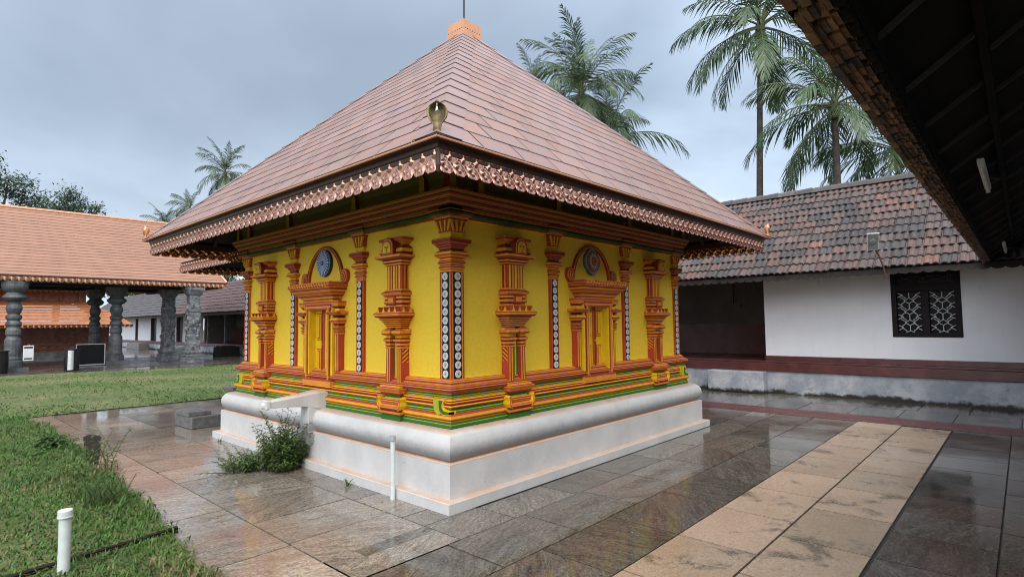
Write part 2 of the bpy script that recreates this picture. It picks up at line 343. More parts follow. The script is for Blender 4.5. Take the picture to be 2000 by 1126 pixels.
def mk_paving():
    """wet sawn gneiss slabs; Col.r = tone, Col.g = vein direction, Col.b = warmth"""
    m, t, b = newmat('wet_gneiss_slab')
    a = t.nodes.new('ShaderNodeAttribute'); a.attribute_name = 'Col'
    s = t.nodes.new('ShaderNodeSeparateColor'); t.links.new(a.outputs['Color'], s.inputs[0])
    tc = t.nodes.new('ShaderNodeTexCoord')
    rot = t.nodes.new('ShaderNodeVectorRotate'); rot.rotation_type = 'Z_AXIS'
    t.links.new(tc.outputs['Object'], rot.inputs['Vector'])
    t.links.new(mathn(t, 'MULTIPLY', s.outputs[1], 6.283), rot.inputs['Angle'])
    off = t.nodes.new('ShaderNodeVectorMath'); off.operation = 'ADD'
    t.links.new(rot.outputs[0], off.inputs[0])
    cx = t.nodes.new('ShaderNodeCombineXYZ')
    t.links.new(mathn(t, 'MULTIPLY', s.outputs[1], 37.0), cx.inputs[0]); t.links.new(mathn(t, 'MULTIPLY', s.outputs[0], 23.0), cx.inputs[1])
    t.links.new(cx.outputs[0], off.inputs[1])
    mpv = t.nodes.new('ShaderNodeMapping'); mpv.inputs['Scale'].default_value = (1.1, 5.0, 1)
    t.links.new(off.outputs[0], mpv.inputs[0])
    v1 = noise_tex(t, 1.6, 7, 0.62, vec=mpv.outputs[0], dist=1.3)
    v2 = noise_tex(t, 60, 4, 0.7, coord='Object')
    dark = mixc(t, s.outputs[2], (0.050, 0.047, 0.042), (0.125, 0.102, 0.083))
    lite = mixc(t, s.outputs[2], (0.170, 0.156, 0.132), (0.275, 0.225, 0.182))
    f = ramp(t, v1, [(0.32, 0.15), (0.44, 0.62), (0.66, 1.0)])
    col = mixc(t, f, dark, lite)
    col = mixc(t, mathn(t, 'MULTIPLY', ramp(t, v2, [(0.45, 0.0), (0.7, 1.0)]), 0.35), col, mixc(t, 1.0, lite, (1.5, 1.45, 1.4), 'MULTIPLY'))
    vl = noise_tex(t, 1.9, 5, 0.6, vec=mpv.outputs[0], dist=2.2)
    vline = ramp(t, mathn(t, 'ABSOLUTE', mathn(t, 'SUBTRACT', vl, 0.5)), [(0.0, 1.0), (0.05, 0.0)])
    col = mixc(t, mathn(t, 'MULTIPLY', vline, 0.5), col, mixc(t, 1.0, dark, (0.55, 0.55, 0.55), 'MULTIPLY'))
    g3 = noise_tex(t, 34, 7, 0.8)
    col = mixc(t, ramp(t, g3, [(0.38, 0.75), (0.5, 0.0)]), col, mixc(t, 1.0, col, (0.42, 0.42, 0.42), 'MULTIPLY'))
    col = mixc(t, ramp(t, g3, [(0.52, 0.0), (0.64, 0.7)]), col, mixc(t, 1.0, col, (1.75, 1.7, 1.62), 'MULTIPLY'))
    gr = noise_tex(t, 140, 2, 0.5)
    col = mixc(t, ramp(t, gr, [(0.38, 0.45), (0.5, 0.0)]), col, mixc(t, 1.0, col, (0.45, 0.45, 0.45), 'MULTIPLY'))
    col = mixc(t, ramp(t, gr, [(0.55, 0.0), (0.68, 0.5)]), col, mixc(t, 1.0, col, (1.8, 1.75, 1.7), 'MULTIPLY'))
    tone = mathn(t, 'ADD', mathn(t, 'MULTIPLY', s.outputs[0], 1.0), 0.5)
    sc_ = t.nodes.new('ShaderNodeVectorMath'); sc_.operation = 'SCALE'; t.links.new(col, sc_.inputs[0]); t.links.new(tone, sc_.inputs['Scale'])
    col = sc_.outputs[0]
    st = noise_tex(t, 1.7, 8, 0.7, dist=0.6)
    col = mixc(t, mathn(t, 'MULTIPLY', ramp(t, st, [(0.62, 0.0), (0.68, 1.0)]), 0.6), col, (0.035, 0.02, 0.014))
    st2 = noise_tex(t, 0.8, 4, 0.6)
    col = mixc(t, mathn(t, 'MULTIPLY', mathn(t, 'MULTIPLY', ramp(t, st2, [(0.50, 0.0), (0.62, 1.0)]), s.outputs[2]), 0.55), col, (0.22, 0.105, 0.075))
    t.links.new(col, b.inputs['Base Color'])
    wet = noise_tex(t, 0.9, 5, 0.6)
    r = ramp(t, wet, [(0.44, 0.035), (0.56, 0.12), (0.70, 0.28)])
    t.links.new(r, b.inputs['Roughness'])
    b.inputs['Specular IOR Level'].default_value = 0.55
    hh = mathn(t, 'ADD', noise_tex(t, 26, 5, 0.6), mathn(t, 'MULTIPLY', v2, 0.3))
    bn = bump(t, b, hh, 0.2, 0.004)
    t.links.new(ramp(t, wet, [(0.38, 0.03), (0.60, 0.22)]), bn.inputs['Strength'])
    return m
M['paving'] = mk_paving()
def mk_path():
    m, t, b = newmat('pale_sandstone_path')
    a = t.nodes.new('ShaderNodeAttribute'); a.attribute_name = 'Col'
    n = noise_tex(t, 75, 4, 0.7)
    col = mixc(t, ramp(t, n, [(0.38, 0.0), (0.62, 1.0)]), (0.52, 0.385, 0.265), (0.38, 0.27, 0.185))
    g3 = noise_tex(t, 30, 7, 0.8)
    col = mixc(t, ramp(t, g3, [(0.36, 0.7), (0.48, 0.0)]), col, mixc(t, 1.0, col, (0.5, 0.48, 0.46), 'MULTIPLY'))
    col = mixc(t, ramp(t, g3, [(0.54, 0.0), (0.66, 0.6)]), col, mixc(t, 1.0, col, (1.4, 1.4, 1.38), 'MULTIPLY'))
    n0 = noise_tex(t, 1.5, 5, 0.6)
    col = mixc(t, mathn(t, 'MULTIPLY', ramp(t, n0, [(0.4, 0.0), (0.7, 1.0)]), 0.5), col, (0.34, 0.215, 0.14))
    col = mixc(t, 1.0, col, a.outputs['Color'], 'MULTIPLY')
    s = noise_tex(t, 2.6, 8, 0.72, dist=0.4)
    col = mixc(t, mathn(t, 'MULTIPLY', ramp(t, s, [(0.54, 0.0), (0.62, 1.0)]), mathn(t, 'ADD', 0.35, mathn(t, 'MULTIPLY', ramp(t, noise_tex(t, 60, 4, 0.7), [(0.42, 0.0), (0.55, 1.0)]), 0.6))), col, (0.085, 0.07, 0.055))
    t.links.new(col, b.inputs['Base Color'])
    wet = noise_tex(t, 0.9, 5, 0.6)
    t.links.new(ramp(t, wet, [(0.38, 0.12), (0.65, 0.42)]), b.inputs['Roughness'])
    bump(t, b, noise_tex(t, 40, 5, 0.6), 0.18, 0.004)
    return m
M['path'] = mk_path()
def mk_lawn():
    m, t, b = newmat('lawn_ground')
    n = noise_tex(t, 0.35, 6, 0.65)
    col = mixc(t, ramp(t, n, [(0.42, 0.0), (0.60, 1.0)]), (0.095, 0.135, 0.032), (0.23, 0.20, 0.085))
    n2 = noise_tex(t, 7, 8, 0.75)
    col = mixc(t, ramp(t, n2, [(0.40, 0.0), (0.62, 0.8)]), col, (0.060, 0.095, 0.022))
    t.links.new(col, b.inputs['Base Color']); b.inputs['Roughness'].default_value = 0.8
    bump(t, b, noise_tex(t, 30, 6, 0.7), 1.0, 0.04)
    return m
M['lawn'] = mk_lawn()

# ------------------------------------------------------------------ mesh builder
class MB:
    def __init__(s, tf=None):
        s.v = []; s.f = []; s.c = []; s.m = []; s.uv = {}; s.tf = tf
    def p(s, x, y, z):
        if s.tf: x, y, z = s.tf(x, y, z)
        s.v.append((x, y, z)); return len(s.v) - 1
    def face(s, idx, c=W1, m=0, uv=None):
        if uv: s.uv[len(s.f)] = uv
        s.f.append(tuple(idx)); s.c.append(c); s.m.append(m)
    def poly(s, pts, c=W1, m=0, uv=None):
        s.face([s.p(*q) for q in pts], c, m, uv)
    def box(s, x0, y0, z0, x1, y1, z1, c=W1, m=0, taper=0.0):
        t = taper
        a = [s.p(x0, y0, z0), s.p(x1, y0, z0), s.p(x1, y1, z0), s.p(x0, y1, z0),
             s.p(x0 + t, y0 + t, z1), s.p(x1 - t, y0 + t, z1), s.p(x1 - t, y1 - t, z1), s.p(x0 + t, y1 - t, z1)]
        for q in ((3, 2, 1, 0), (4, 5, 6, 7), (0, 1, 5, 4), (1, 2, 6, 5), (2, 3, 7, 6), (3, 0, 4, 7)):
            s.face([a[i] for i in q], c, m)
    def ring(s, rect, prof, cols, m=0, cap=True):
        """moulding swept round a rectangle; prof = [(inset, z)...]; cols per segment"""
        x0, y0, x1, y1 = rect; rows = []
        for o, z in prof:
            rows.append([s.p(x0 + o, y0 + o, z), s.p(x1 - o, y0 + o, z), s.p(x1 - o, y1 - o, z), s.p(x0 + o, y1 - o, z)])
        for i in range(len(rows) - 1):
            c = cols[i % len(cols)]
            for k in range(4):
                s.face((rows[i][k], rows[i][(k + 1) % 4], rows[i + 1][(k + 1) % 4], rows[i + 1][k]), c, m)
        if cap:
            s.face(rows[0][::-1], cols[0], m); s.face(rows[-1], cols[-1], m)
    def tube(s, pts, rad, n=8, c=W1, m=0, cap=True):
        pts = [Vector(q) for q in pts]; rings = []
        if not isinstance(rad, (list, tuple)): rad = [rad] * len(pts)
        ref = Vector((0.123, 0.456, 0.88)).normalized()
        for i, q in enumerate(pts):
            d = (pts[min(i + 1, len(pts) - 1)] - pts[max(i - 1, 0)]).normalized()
            a = d.cross(ref)
            if a.length < 1e-3: a = d.cross(Vector((1, 0, 0)))
            a.normalize(); b_ = d.cross(a)
            rings.append([s.p(*(q + (a * math.cos(2 * PI * k / n) + b_ * math.sin(2 * PI * k / n)) * rad[i])) for k in range(n)])
        for i in range(len(rings) - 1):
            for k in range(n):
                s.face((rings[i][k], rings[i][(k + 1) % n], rings[i + 1][(k + 1) % n], rings[i + 1][k]), c, m)
        if cap: s.face(rings[0][::-1], c, m); s.face(rings[-1], c, m)
    def lathe(s, cx, cy, prof, n=16, cols=(W1,), m=0, sq=False, rot=0.0):
        rows = []
        for r, z in prof:
            row = []
            for k in range(n):
                a = 2 * PI * (k + 0.5) / n + rot
                row.append(s.p(cx + r * math.cos(a), cy + r * math.sin(a), z))
            rows.append(row)
        for i in range(len(rows) - 1):
            for k in range(n):
                s.face((rows[i][k], rows[i][(k + 1) % n], rows[i + 1][(k + 1) % n], rows[i + 1][k]), cols[i % len(cols)], m)
        s.face(rows[0][::-1], cols[0], m); s.face(rows[-1], cols[-1], m)
    def prism(s, pts, fn, c=W1, m=0, cs=None):
        """pts: 2d outline; fn(u, v, side 0/1) -> 3d"""
        a = [s.p(*fn(u, v, 0)) for u, v in pts]; b_ = [s.p(*fn(u, v, 1)) for u, v in pts]
        s.face(a[::-1], c, m); s.face(b_, c, m); n = len(pts)
        for i in range(n): s.face((a[i], a[(i + 1) % n], b_[(i + 1) % n], b_[i]), cs or c, m)
    def build(s, name, mats, parent=None, smooth=False, bevel=0.0, fix=True, merge=False, loc=None):
        me = bpy.data.meshes.new(name)
        me.from_pydata(s.v, [], s.f)
        if not isinstance(mats, (list, tuple)): mats = [mats]
        for k in mats: me.materials.append(k)
        nf = len(s.f)
        tot = np.array([len(f) for f in s.f], dtype=np.int32)
        ca = np.ones((nf, 4), dtype=np.float32); ca[:, :3] = np.array([c[:3] for c in s.c], dtype=np.float32)
        at = me.color_attributes.new('Col', 'FLOAT_COLOR', 'CORNER')
        at.data.foreach_set('color', np.repeat(ca, tot, axis=0).ravel())
        me.polygons.foreach_set('material_index', np.array(s.m, dtype=np.int32))
        if s.uv:
            ul = me.uv_layers.new(name='UVMap'); buf = np.zeros((tot.sum(), 2), dtype=np.float32)
            st = np.concatenate(([0], np.cumsum(tot)[:-1]))
            for fi, q in s.uv.items(): buf[st[fi]:st[fi] + tot[fi]] = q
            ul.data.foreach_set('uv', buf.ravel())
        if fix or merge:
            bm = bmesh.new(); bm.from_mesh(me)
            if merge: bmesh.ops.remove_doubles(bm, verts=bm.verts, dist=1e-5)
            if fix: bmesh.ops.recalc_face_normals(bm, faces=bm.faces)
            bm.to_mesh(me); bm.free()
        if smooth: me.polygons.foreach_set('use_smooth', np.ones(nf, dtype=bool)[:len(me.polygons)])
        me.update()
        o = bpy.data.objects.new(name, me); COL.objects.link(o)
        if parent is not None: o.parent = parent
        if bevel:
            md = o.modifiers.new('bevel', 'BEVEL'); md.width = bevel; md.segments = 2; md.limit_method = 'ANGLE'; md.angle_limit = R(35)
        if loc: o.location = loc
        return o
def tag(o, label=None, cat=None, group=None, kind=None):
    if label: o['label'] = label
    if cat: o['category'] = cat
    if group: o['group'] = group
    if kind: o['kind'] = kind
    return o
def thing(name, label, cat, loc=(0, 0, 0), rz=0.0, group=None):
    o = bpy.data.objects.new(name, None); COL.objects.link(o)
    o.empty_display_size = 0.2
    o.location = loc; o.rotation_euler = (0, 0, rz)
    return tag(o, label, cat, group)
def lerp(a, b, t): return a + (b - a) * t
def jit(c, d): 
    k = 1 + random.uniform(-d, d); return tuple(max(0, x * k) for x in c)

# ------------------------------------------------------------------ SHRINE
LX, LY = 5.262, 5.191
RECT = (0, 0, LX, LY)
CX, CY = LX / 2, LY / 2
Rd = (0.25, 0.033, 0.019); Rr = (0.44, 0.062, 0.026); Ro = (0.57, 0.125, 0.03); Or = (0.76, 0.27, 0.04)
Yo = (0.82, 0.42, 0.018); Ye = (0.82, 0.54, 0.013); Gr = (0.040, 0.135, 0.020); Gl = (0.10, 0.24, 0.025); Gy = (0.42, 0.46, 0.03); Bk = (0.008, 0.008, 0.009); Wh = (0.78, 0.78, 0.76)
Oa = (0.80, 0.39, 0.07)
RC = [Rd, Rr, Or, Yo, Ro, Rd]
RC2 = [Rd, Rr, Or, Yo, Rr, Rd]
GC = [Gr, Gr, Gl, Gy]
def roll(z0, z1, off, b, n):
    out = []
    for i in range(n + 1):
        a = PI * i / n
        out.append((off - b * math.sin(a), (z0 + z1) / 2 - math.cos(a) * (z1 - z0) / 2))
    return out
def arris(p, c, w=0.0032):
    """signwriter's light line along each projecting edge of a painted moulding"""
    P, C = [p[0]], []
    reds = (Rd, Rr, Ro)
    for i in range(len(p) - 1):
        a, b = p[i], p[i + 1]; L = math.hypot(b[0] - a[0], b[1] - a[1]); cc = c[i % len(c)]
        if L > 0.013 and cc in reds:
            t = w / L
            if a[0] < b[0]:
                P.append((lerp(a[0], b[0], t), lerp(a[1], b[1], t))); C.append(Oa); P.append(b); C.append(cc)
            else:
                P.append((lerp(a[0], b[0], 1 - t), lerp(a[1], b[1], 1 - t))); C.append(cc); P.append(b); C.append(Oa)
        else:
            P.append(b); C.append(cc)
    return P, C
class Prof:
    def __init__(s): s.p = []; s.c = []
    def add(s, pts, cols):
        if s.p and (abs(s.p[-1][0] - pts[0][0]) > 1e-5 or abs(s.p[-1][1] - pts[0][1]) > 1e-5):
            s.c.append(cols[0])
        elif s.p: pts = pts[1:]
        s.p += pts
        need = len(s.p) - 1 - len(s.c)
        s.c += [cols[i % len(cols)] for i in range(need)]
        return s
    def roll(s, z0, z1, off, b, cols): return s.add(roll(z0, z1, off, b, len(cols)), cols)
    def seg(s, *pts, c): return s.add(list(pts), [c] if isinstance(c, tuple) else c)

shrine = thing('shrine', 'small square yellow shrine with orange and green mouldings under a pyramid copper roof', 'shrine', (CX, CY, 0))
def wb(mb, name, mats, parent=None, **k):
    """world-space mesh under an unrotated Empty"""
    o = mb.build(name, mats, parent, **k)
    if parent is not None and parent.type == 'EMPTY': o.location = -parent.location
    return o
# plinth
mb = MB(); mb.ring(RECT, [(0, 0), (0, 0.088), (0.006, 0.0923)], [W1]); wb(mb, 'plinth_step', M['whiteplinth'], shrine)
mb = MB(); mb.ring(RECT, [(0.081, 0.08), (0.081, 0.386), (0.088, 0.3924)], [W1]); wb(mb, 'plinth_panel', M['whiteplinth'], shrine)
pr = [(0.24, 0.385), (0.14, 0.392)]
for i in range(13):
    a = -R(52) + (R(52) + PI / 2) * i / 12
    pr.append((0.205 - 0.123 * math.cos(a), 0.522 + (0.128 if a > 0 else 0.158) * math.sin(a)))
pr.append((0.30, 0.652))
mb = MB(); mb.ring(RECT, pr, [W1]); o = wb(mb, 'plinth_roll', M['whiteplinth'], shrine, smooth=True)
md = o.modifiers.new('s', 'EDGE_SPLIT'); md.split_angle = R(50)

# spout on the left face
mb = MB()
def sp(u, v, s_): return (u, 2.49 + (0.10 if s_ else -0.07), v)
secs = [(0.34, 0.115, 0.848, 0.62), (0.14, 0.105, 0.850, 0.65), (-0.02, 0.075, 0.828, 0.685), (-0.26, 0.058, 0.803, 0.70), (-0.41, 0.053, 0.792, 0.705)]
rows = []
for x, hw, zt, zb in secs:
    yc = 2.52
    rows.append([mb.p(x, yc - hw, zb), mb.p(x, yc - hw * 1.1, zt - 0.02), mb.p(x, yc - hw * 0.6, zt), mb.p(x, yc + hw * 0.6, zt), mb.p(x, yc + hw * 1.1, zt - 0.02), mb.p(x, yc + hw, zb)])
for i in range(len(rows) - 1):
    for k in range(6): mb.face((rows[i][k], rows[i][(k + 1) % 6], rows[i + 1][(k + 1) % 6], rows[i + 1][k]))
mb.face(rows[0]); mb.face(rows[-1])
mb.ring((-0.445, 2.452, -0.398, 2.588), [(0.008, 0.692), (0.0, 0.70), (0.0, 0.788), (0.01, 0.797)], [W1])
mb.lathe(-0.44, 2.52, [(0.01, 0.71), (0.03, 0.712), (0.034, 0.745), (0.02, 0.775)], 8)
mb.box(0.02, 2.42, 0.385, 0.22, 2.62, 0.70, taper=0.012)
wb(mb, 'water_spout', M['whiteplinth'], shrine, bevel=0.008)

# coloured base moulding
P_ = Prof()
P_.seg((0.250, 0.635), (0.226, 0.655), (0.228, 0.668), (0.231, 0.682), (0.232, 0.688), (0.237, 0.708), (0.241, 0.718), c=[Gr, Gr, Gr, Gy, Gr, Ye])
P_.roll(0.716, 0.782, 0.248, 0.036, [Rd, Rr, Rr, Or, Ye, Or, Rr, Rr, Rd])
P_.seg((0.246, 0.783), (0.243, 0.789), (0.247, 0.802), (0.249, 0.809), (0.256, 0.827), (0.260, 0.835), c=[Ye, Gr, Gy, Gr, Ye])
P_.roll(0.834, 0.862, 0.252, 0.024, [Rd, Rr, Or, Ye, Rr, Rd])
P_.roll(0.862, 0.888, 0.254, 0.024, [Rd, Rr, Rr, Or, Rd])
P_.roll(0.888, 0.914, 0.260, 0.020, [Rd, Rr, Ye, Or, Rr])
P_.seg((0.258, 0.916), (0.256, 0.922), (0.260, 0.932), (0.262, 0.938), (0.268, 0.953), (0.272, 0.961), c=[Ye, Gr, Gy, Gr, Ye])
P_.roll(0.964, 1.036, 0.262, 0.046, [Or, Rr, Rd, Rd, Rr, Or])
P_.seg((0.258, 1.038), (0.262, 1.052), (0.272, 1.056), (0.276, 1.066), (0.286, 1.070), (0.290, 1.080), (0.305, 1.086), (0.36, 1.088), c=[Rd, Rd, Or, Rd, Or, Rr, Ye])
mb = MB(); mb.ring(RECT, *arris(P_.p, P_.c)); wb(mb, 'base_moulding', M['paint'], shrine)

# wall body
mb = MB(); mb.ring((0.33, 0.33, LX - 0.33, LY - 0.33), [(0, 0.63), (0, 3.35)], [W1]); wb(mb, 'wall', M['ypaint'], shrine)

# cornice above the wall (colours darkened to stand in for eave shade)
Yshade = (0.40, 0.235, 0.022); Gshade = (0.022, 0.085, 0.016)
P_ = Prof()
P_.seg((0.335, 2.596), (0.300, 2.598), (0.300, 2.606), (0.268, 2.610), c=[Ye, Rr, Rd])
P_.roll(2.610, 2.652, 0.266, 0.022, [Gshade, Gshade, Gr, Gshade])
P_.seg((0.262, 2.654), (0.256, 2.660), (0.256, 2.672), c=[Rd, Yshade])
P_.roll(2.672, 2.704, 0.254, 0.018, [Rd, Rd, Yshade, Rd])
P_.seg((0.236, 2.708), (0.228, 2.718), (0.224, 2.730), c=[Rd, Yshade])
P_.roll(2.730, 2.756, 0.222, 0.016, [Rd, Rd, Yshade, Rd])
P_.seg((0.200, 2.760), (0.194, 2.770), (0.190, 2.782), c=[Rd, Yshade])
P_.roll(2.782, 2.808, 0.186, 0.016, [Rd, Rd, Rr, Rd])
P_.seg((0.172, 2.812), (0.168, 2.826), c=[Yshade])
P_.roll(2.826, 2.846, 0.172, 0.014, [Rd, Rr, Yshade, Rd])
P_.seg((0.180, 2.848), (0.190, 2.852), (0.21, 2.856), (0.32, 2.86), c=[Yshade, Yshade, Yshade])
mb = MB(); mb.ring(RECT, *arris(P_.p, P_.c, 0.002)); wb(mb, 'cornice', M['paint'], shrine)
# cove frieze with posts
Ol = (0.30, 0.21, 0.03); Dk = (0.15, 0.105, 0.022)  # yellow toned down to olive, standing in for shade under the eave
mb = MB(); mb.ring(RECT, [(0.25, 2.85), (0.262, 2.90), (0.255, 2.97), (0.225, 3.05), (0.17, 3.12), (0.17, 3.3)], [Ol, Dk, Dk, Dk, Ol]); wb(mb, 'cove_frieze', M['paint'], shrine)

def faceR(s, d, z): return (s, 0.33 - d, z)
def faceL(s, d, z): return (0.33 - d, s, z)
def faceB(s, d, z): return (LX - 0.33 + d, s, z)
def capital(mb, rect, z0, k=1.0, zt=2.615):
    """stepped capital on a square shaft; rect in face coordinates"""
    P = Prof()
    P.roll(z0 - 0.012, z0 + 0.022, 0.0, 0.014 * k, [Rr, Or, Rr])
    P.seg((-0.004, z0 + 0.024), (-0.02 * k, z0 + 0.034), (-0.024 * k, z0 + 0.05), (0, z0 + 0.062), c=[Yo, Rd, Rr])
    P.seg((-0.004, z0 + 0.066), (-0.03 * k, z0 + 0.078), (-0.036 * k, z0 + 0.092), (-0.006, z0 + 0.108), c=[Or, Rd, Rr])
    P.seg((-0.006, z0 + 0.118), (0.002, z0 + 0.122), c=[Yo, Rd])
    P.roll(z0 + 0.13, z0 + 0.20, -0.004, 0.068 * k, [Ro, Or, Rr, Yo, Rd, Rr])
    P.seg((-0.018 * k, z0 + 0.208), (-0.022 * k, z0 + 0.225), c=[Rd, Yo])
    P.seg((-0.05 * k, z0 + 0.240), (-0.055 * k, z0 + 0.252), (-0.10 * k, z0 + 0.268), (-0.104 * k, z0 + 0.305), (-0.095 * k, z0 + 0.312), (-0.01, z0 + 0.32), c=[Rd, Rr, Rd, Rr, Yo, Rd])
    P.seg((0.0, z0 + 0.35), (-0.012, z0 + 0.37), c=[Ye, Rd])
    zz0 = z0 + 0.37; h = zt - zz0
    P.seg((-0.035 * k, zz0 + h * 0.3), (-0.05 * k, zz0 + h * 0.7), (-0.075 * k, zz0 + h * 0.85), (-0.075 * k, zt), c=[Rr, Rd, Or, Rr])
    mb.ring(rect, *arris(P.p, P.c))
    if mb.tf: strokes(mb, rect[0], rect[2], rect[3], zz0, h, k)
def strokes(mb, x0, x1, y1, zz0, h, k=1.0):
    """painted fan strokes on the bracket block"""
    for t in (0.1, 0.36, 0.64, 0.9):
        sx = x0 + (x1 - x0) * t; e = (t - 0.5) * 0.10
        za, zb = zz0 + 0.01, zz0 + h * 0.72
        da, db = y1 + 0.018, y1 + 0.056 * k
        mb.prism([(sx - 0.008, 0), (sx + 0.008, 0), (sx + e + 0.012, 1), (sx + e - 0.012, 1)],
                 lambda u, v, s_: (u, (da if v == 0 else db) + (0.012 if s_ else -0.01), za if v == 0 else zb), Yo)
def disc_strip(mb, tf, s0, s1, d, z0, z1, n=12):
    mb.tf = tf
    mb.box(s0, d - 0.03, z0, s1, d, z1, Bk)
    r = (s1 - s0) * 0.40
    cs = (s0 + s1) / 2
    st = (z1 - z0) / n
    for i in range(n):
        zc_ = z0 + st * (i + 0.5)
        rr = min(r, st * 0.44)
        pts = [(cs + rr * math.cos(2 * PI * k / 14), zc_ + rr * math.sin(2 * PI * k / 14)) for k in range(14)]
        mb.prism(pts, lambda u, v, s_: (u, d + (0.006 if s_ else -0.004), v), Wh)
        for k in range(4):
            a = PI * k / 4 + 0.2; ca, sa = math.cos(a), math.sin(a); L_, W_ = rr * 0.85, 0.0014
            mb.poly([(cs + ca * L_ - sa * W_, d + 0.0072, zc_ + sa * L_ + ca * W_), (cs - ca * L_ - sa * W_, d + 0.0072, zc_ - sa * L_ + ca * W_),
                     (cs - ca * L_ + sa * W_, d + 0.0072, zc_ - sa * L_ - ca * W_), (cs + ca * L_ + sa * W_, d + 0.0072, zc_ + sa * L_ - ca * W_)], (0.12, 0.12, 0.12))
    mb.tf = None
def shaft(mb, s0, s1, d, z0, z1):
    """fluted painted shaft: vertical strips of slightly different depth"""
    n = 6; cols = [Rr, Or, Rd, Rd, Or, Rr]
    for i in range(n):
        a, b_ = lerp(s0, s1, i / n), lerp(s0, s1, (i + 1) / n)
        mb.box(a, -0.08, z0, b_, d + (0.004 if i in (1, 4) else 0.0), z1, cols[i])

def pilaster(tf, sc_):
    mb = MB(tf)
    shaft(mb, sc_ - 0.072, sc_ + 0.072, 0.028, 1.07, 2.10)
    capital(mb, (sc_ - 0.07, -0.10, sc_ + 0.07, 0.03), 2.09, 0.58)
    o = wb(mb, 'pilaster', M['paint'], shrine)
    m2 = MB(); disc_strip(m2, tf, sc_ - 0.046, sc_ + 0.046, 0.036, 1.085, 2.085)
    m2.build('disc_strip', M['paint'], o)
for tf, L_ in ((faceR, LX), (faceL, LY)):
    for sgn in (-1, 1): pilaster(tf, L_ / 2 + sgn * 0.775)
# corner pilasters
for (cx, cy, fl) in ((0.31, 0.31, 'RL'), (LX - 0.31 - 0.15, 0.31, 'R'), (0.31, LY - 0.31 - 0.15, 'L')):
    mb = MB()
    mb.box(cx, cy, 1.07, cx + 0.15, cy + 0.15, 2.10, Or)
    rr_ = (cx, cy, cx + 0.15, cy + 0.15)
    capital(mb, rr_, 2.09, 0.58)
    for f_, tf_, c_ in (('R', faceR, cx), ('L', faceL, cy)):
        if f_ in fl: mb.tf = tf_; strokes(mb, c_, c_ + 0.15, 0.02, 2.46, 0.155, 0.5)
    mb.tf = None
    e_ = 0.004
    for (ax, ay) in ((cx, cy), (cx + 0.15, cy), (cx, cy + 0.15)):
        mb.box(ax - e_, ay - e_, 1.08, ax + e_ * 2, ay + e_ * 2, 2.08, Rr)
    o = wb(mb, 'corner_pilaster', M['paint'], shrine)
    m2 = MB()
    if 'R' in fl: disc_strip(m2, faceR, cx + 0.026, cx + 0.124, 0.026, 1.09, 2.085)
    if 'L' in fl: disc_strip(m2, faceL, cy + 0.026, cy + 0.124, 0.026, 1.09, 2.085)
    m2.build('disc_strip', M['paint'], o)
# cornice break-outs above every pilaster, posts of the cove frieze
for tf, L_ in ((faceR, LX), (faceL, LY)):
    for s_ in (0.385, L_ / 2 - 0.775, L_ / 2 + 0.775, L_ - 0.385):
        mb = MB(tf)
        mb.ring((s_ - 0.16, -0.05, s_ + 0.16, 0.105), [(0.03, 2.612), (0.01, 2.622), (0.0, 2.64), (0.012, 2.652), (0.016, 2.656), (0.008, 2.662), (0.0, 2.668), (0.0, 2.69), (0.012, 2.70), (0.03, 2.72), (0.06, 2.76)], [Rr, Gshade, Gr, Gshade, Rd, Yshade, Rd, Rd, Rd, Yshade])  # eave shade in the colours, as on the cornice
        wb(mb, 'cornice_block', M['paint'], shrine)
    for s_ in (0.255, 0.62, L_ / 2 - 0.775, L_ / 2 + 0.775, L_ - 0.62, L_ - 0.255):
        if tf is faceL and s_ == 0.255: continue
        mb = MB(tf)
        pts = [(-0.075, 2.850), (0.075, 2.850), (0.045, 2.872), (0.036, 2.95), (0.042, 2.99), (0.014, 3.03), (0, 3.06), (-0.014, 3.03), (-0.042, 2.99), (-0.036, 2.95), (-0.045, 2.872)]
        mb.prism([(s_ + u, v) for u, v in pts], lambda u, v, q: (u, (0.118 if q else 0.03), v), (0.42, 0.27, 0.025), cs=Rd)
        wb(mb, 'frieze_post', M['paint'], shrine)

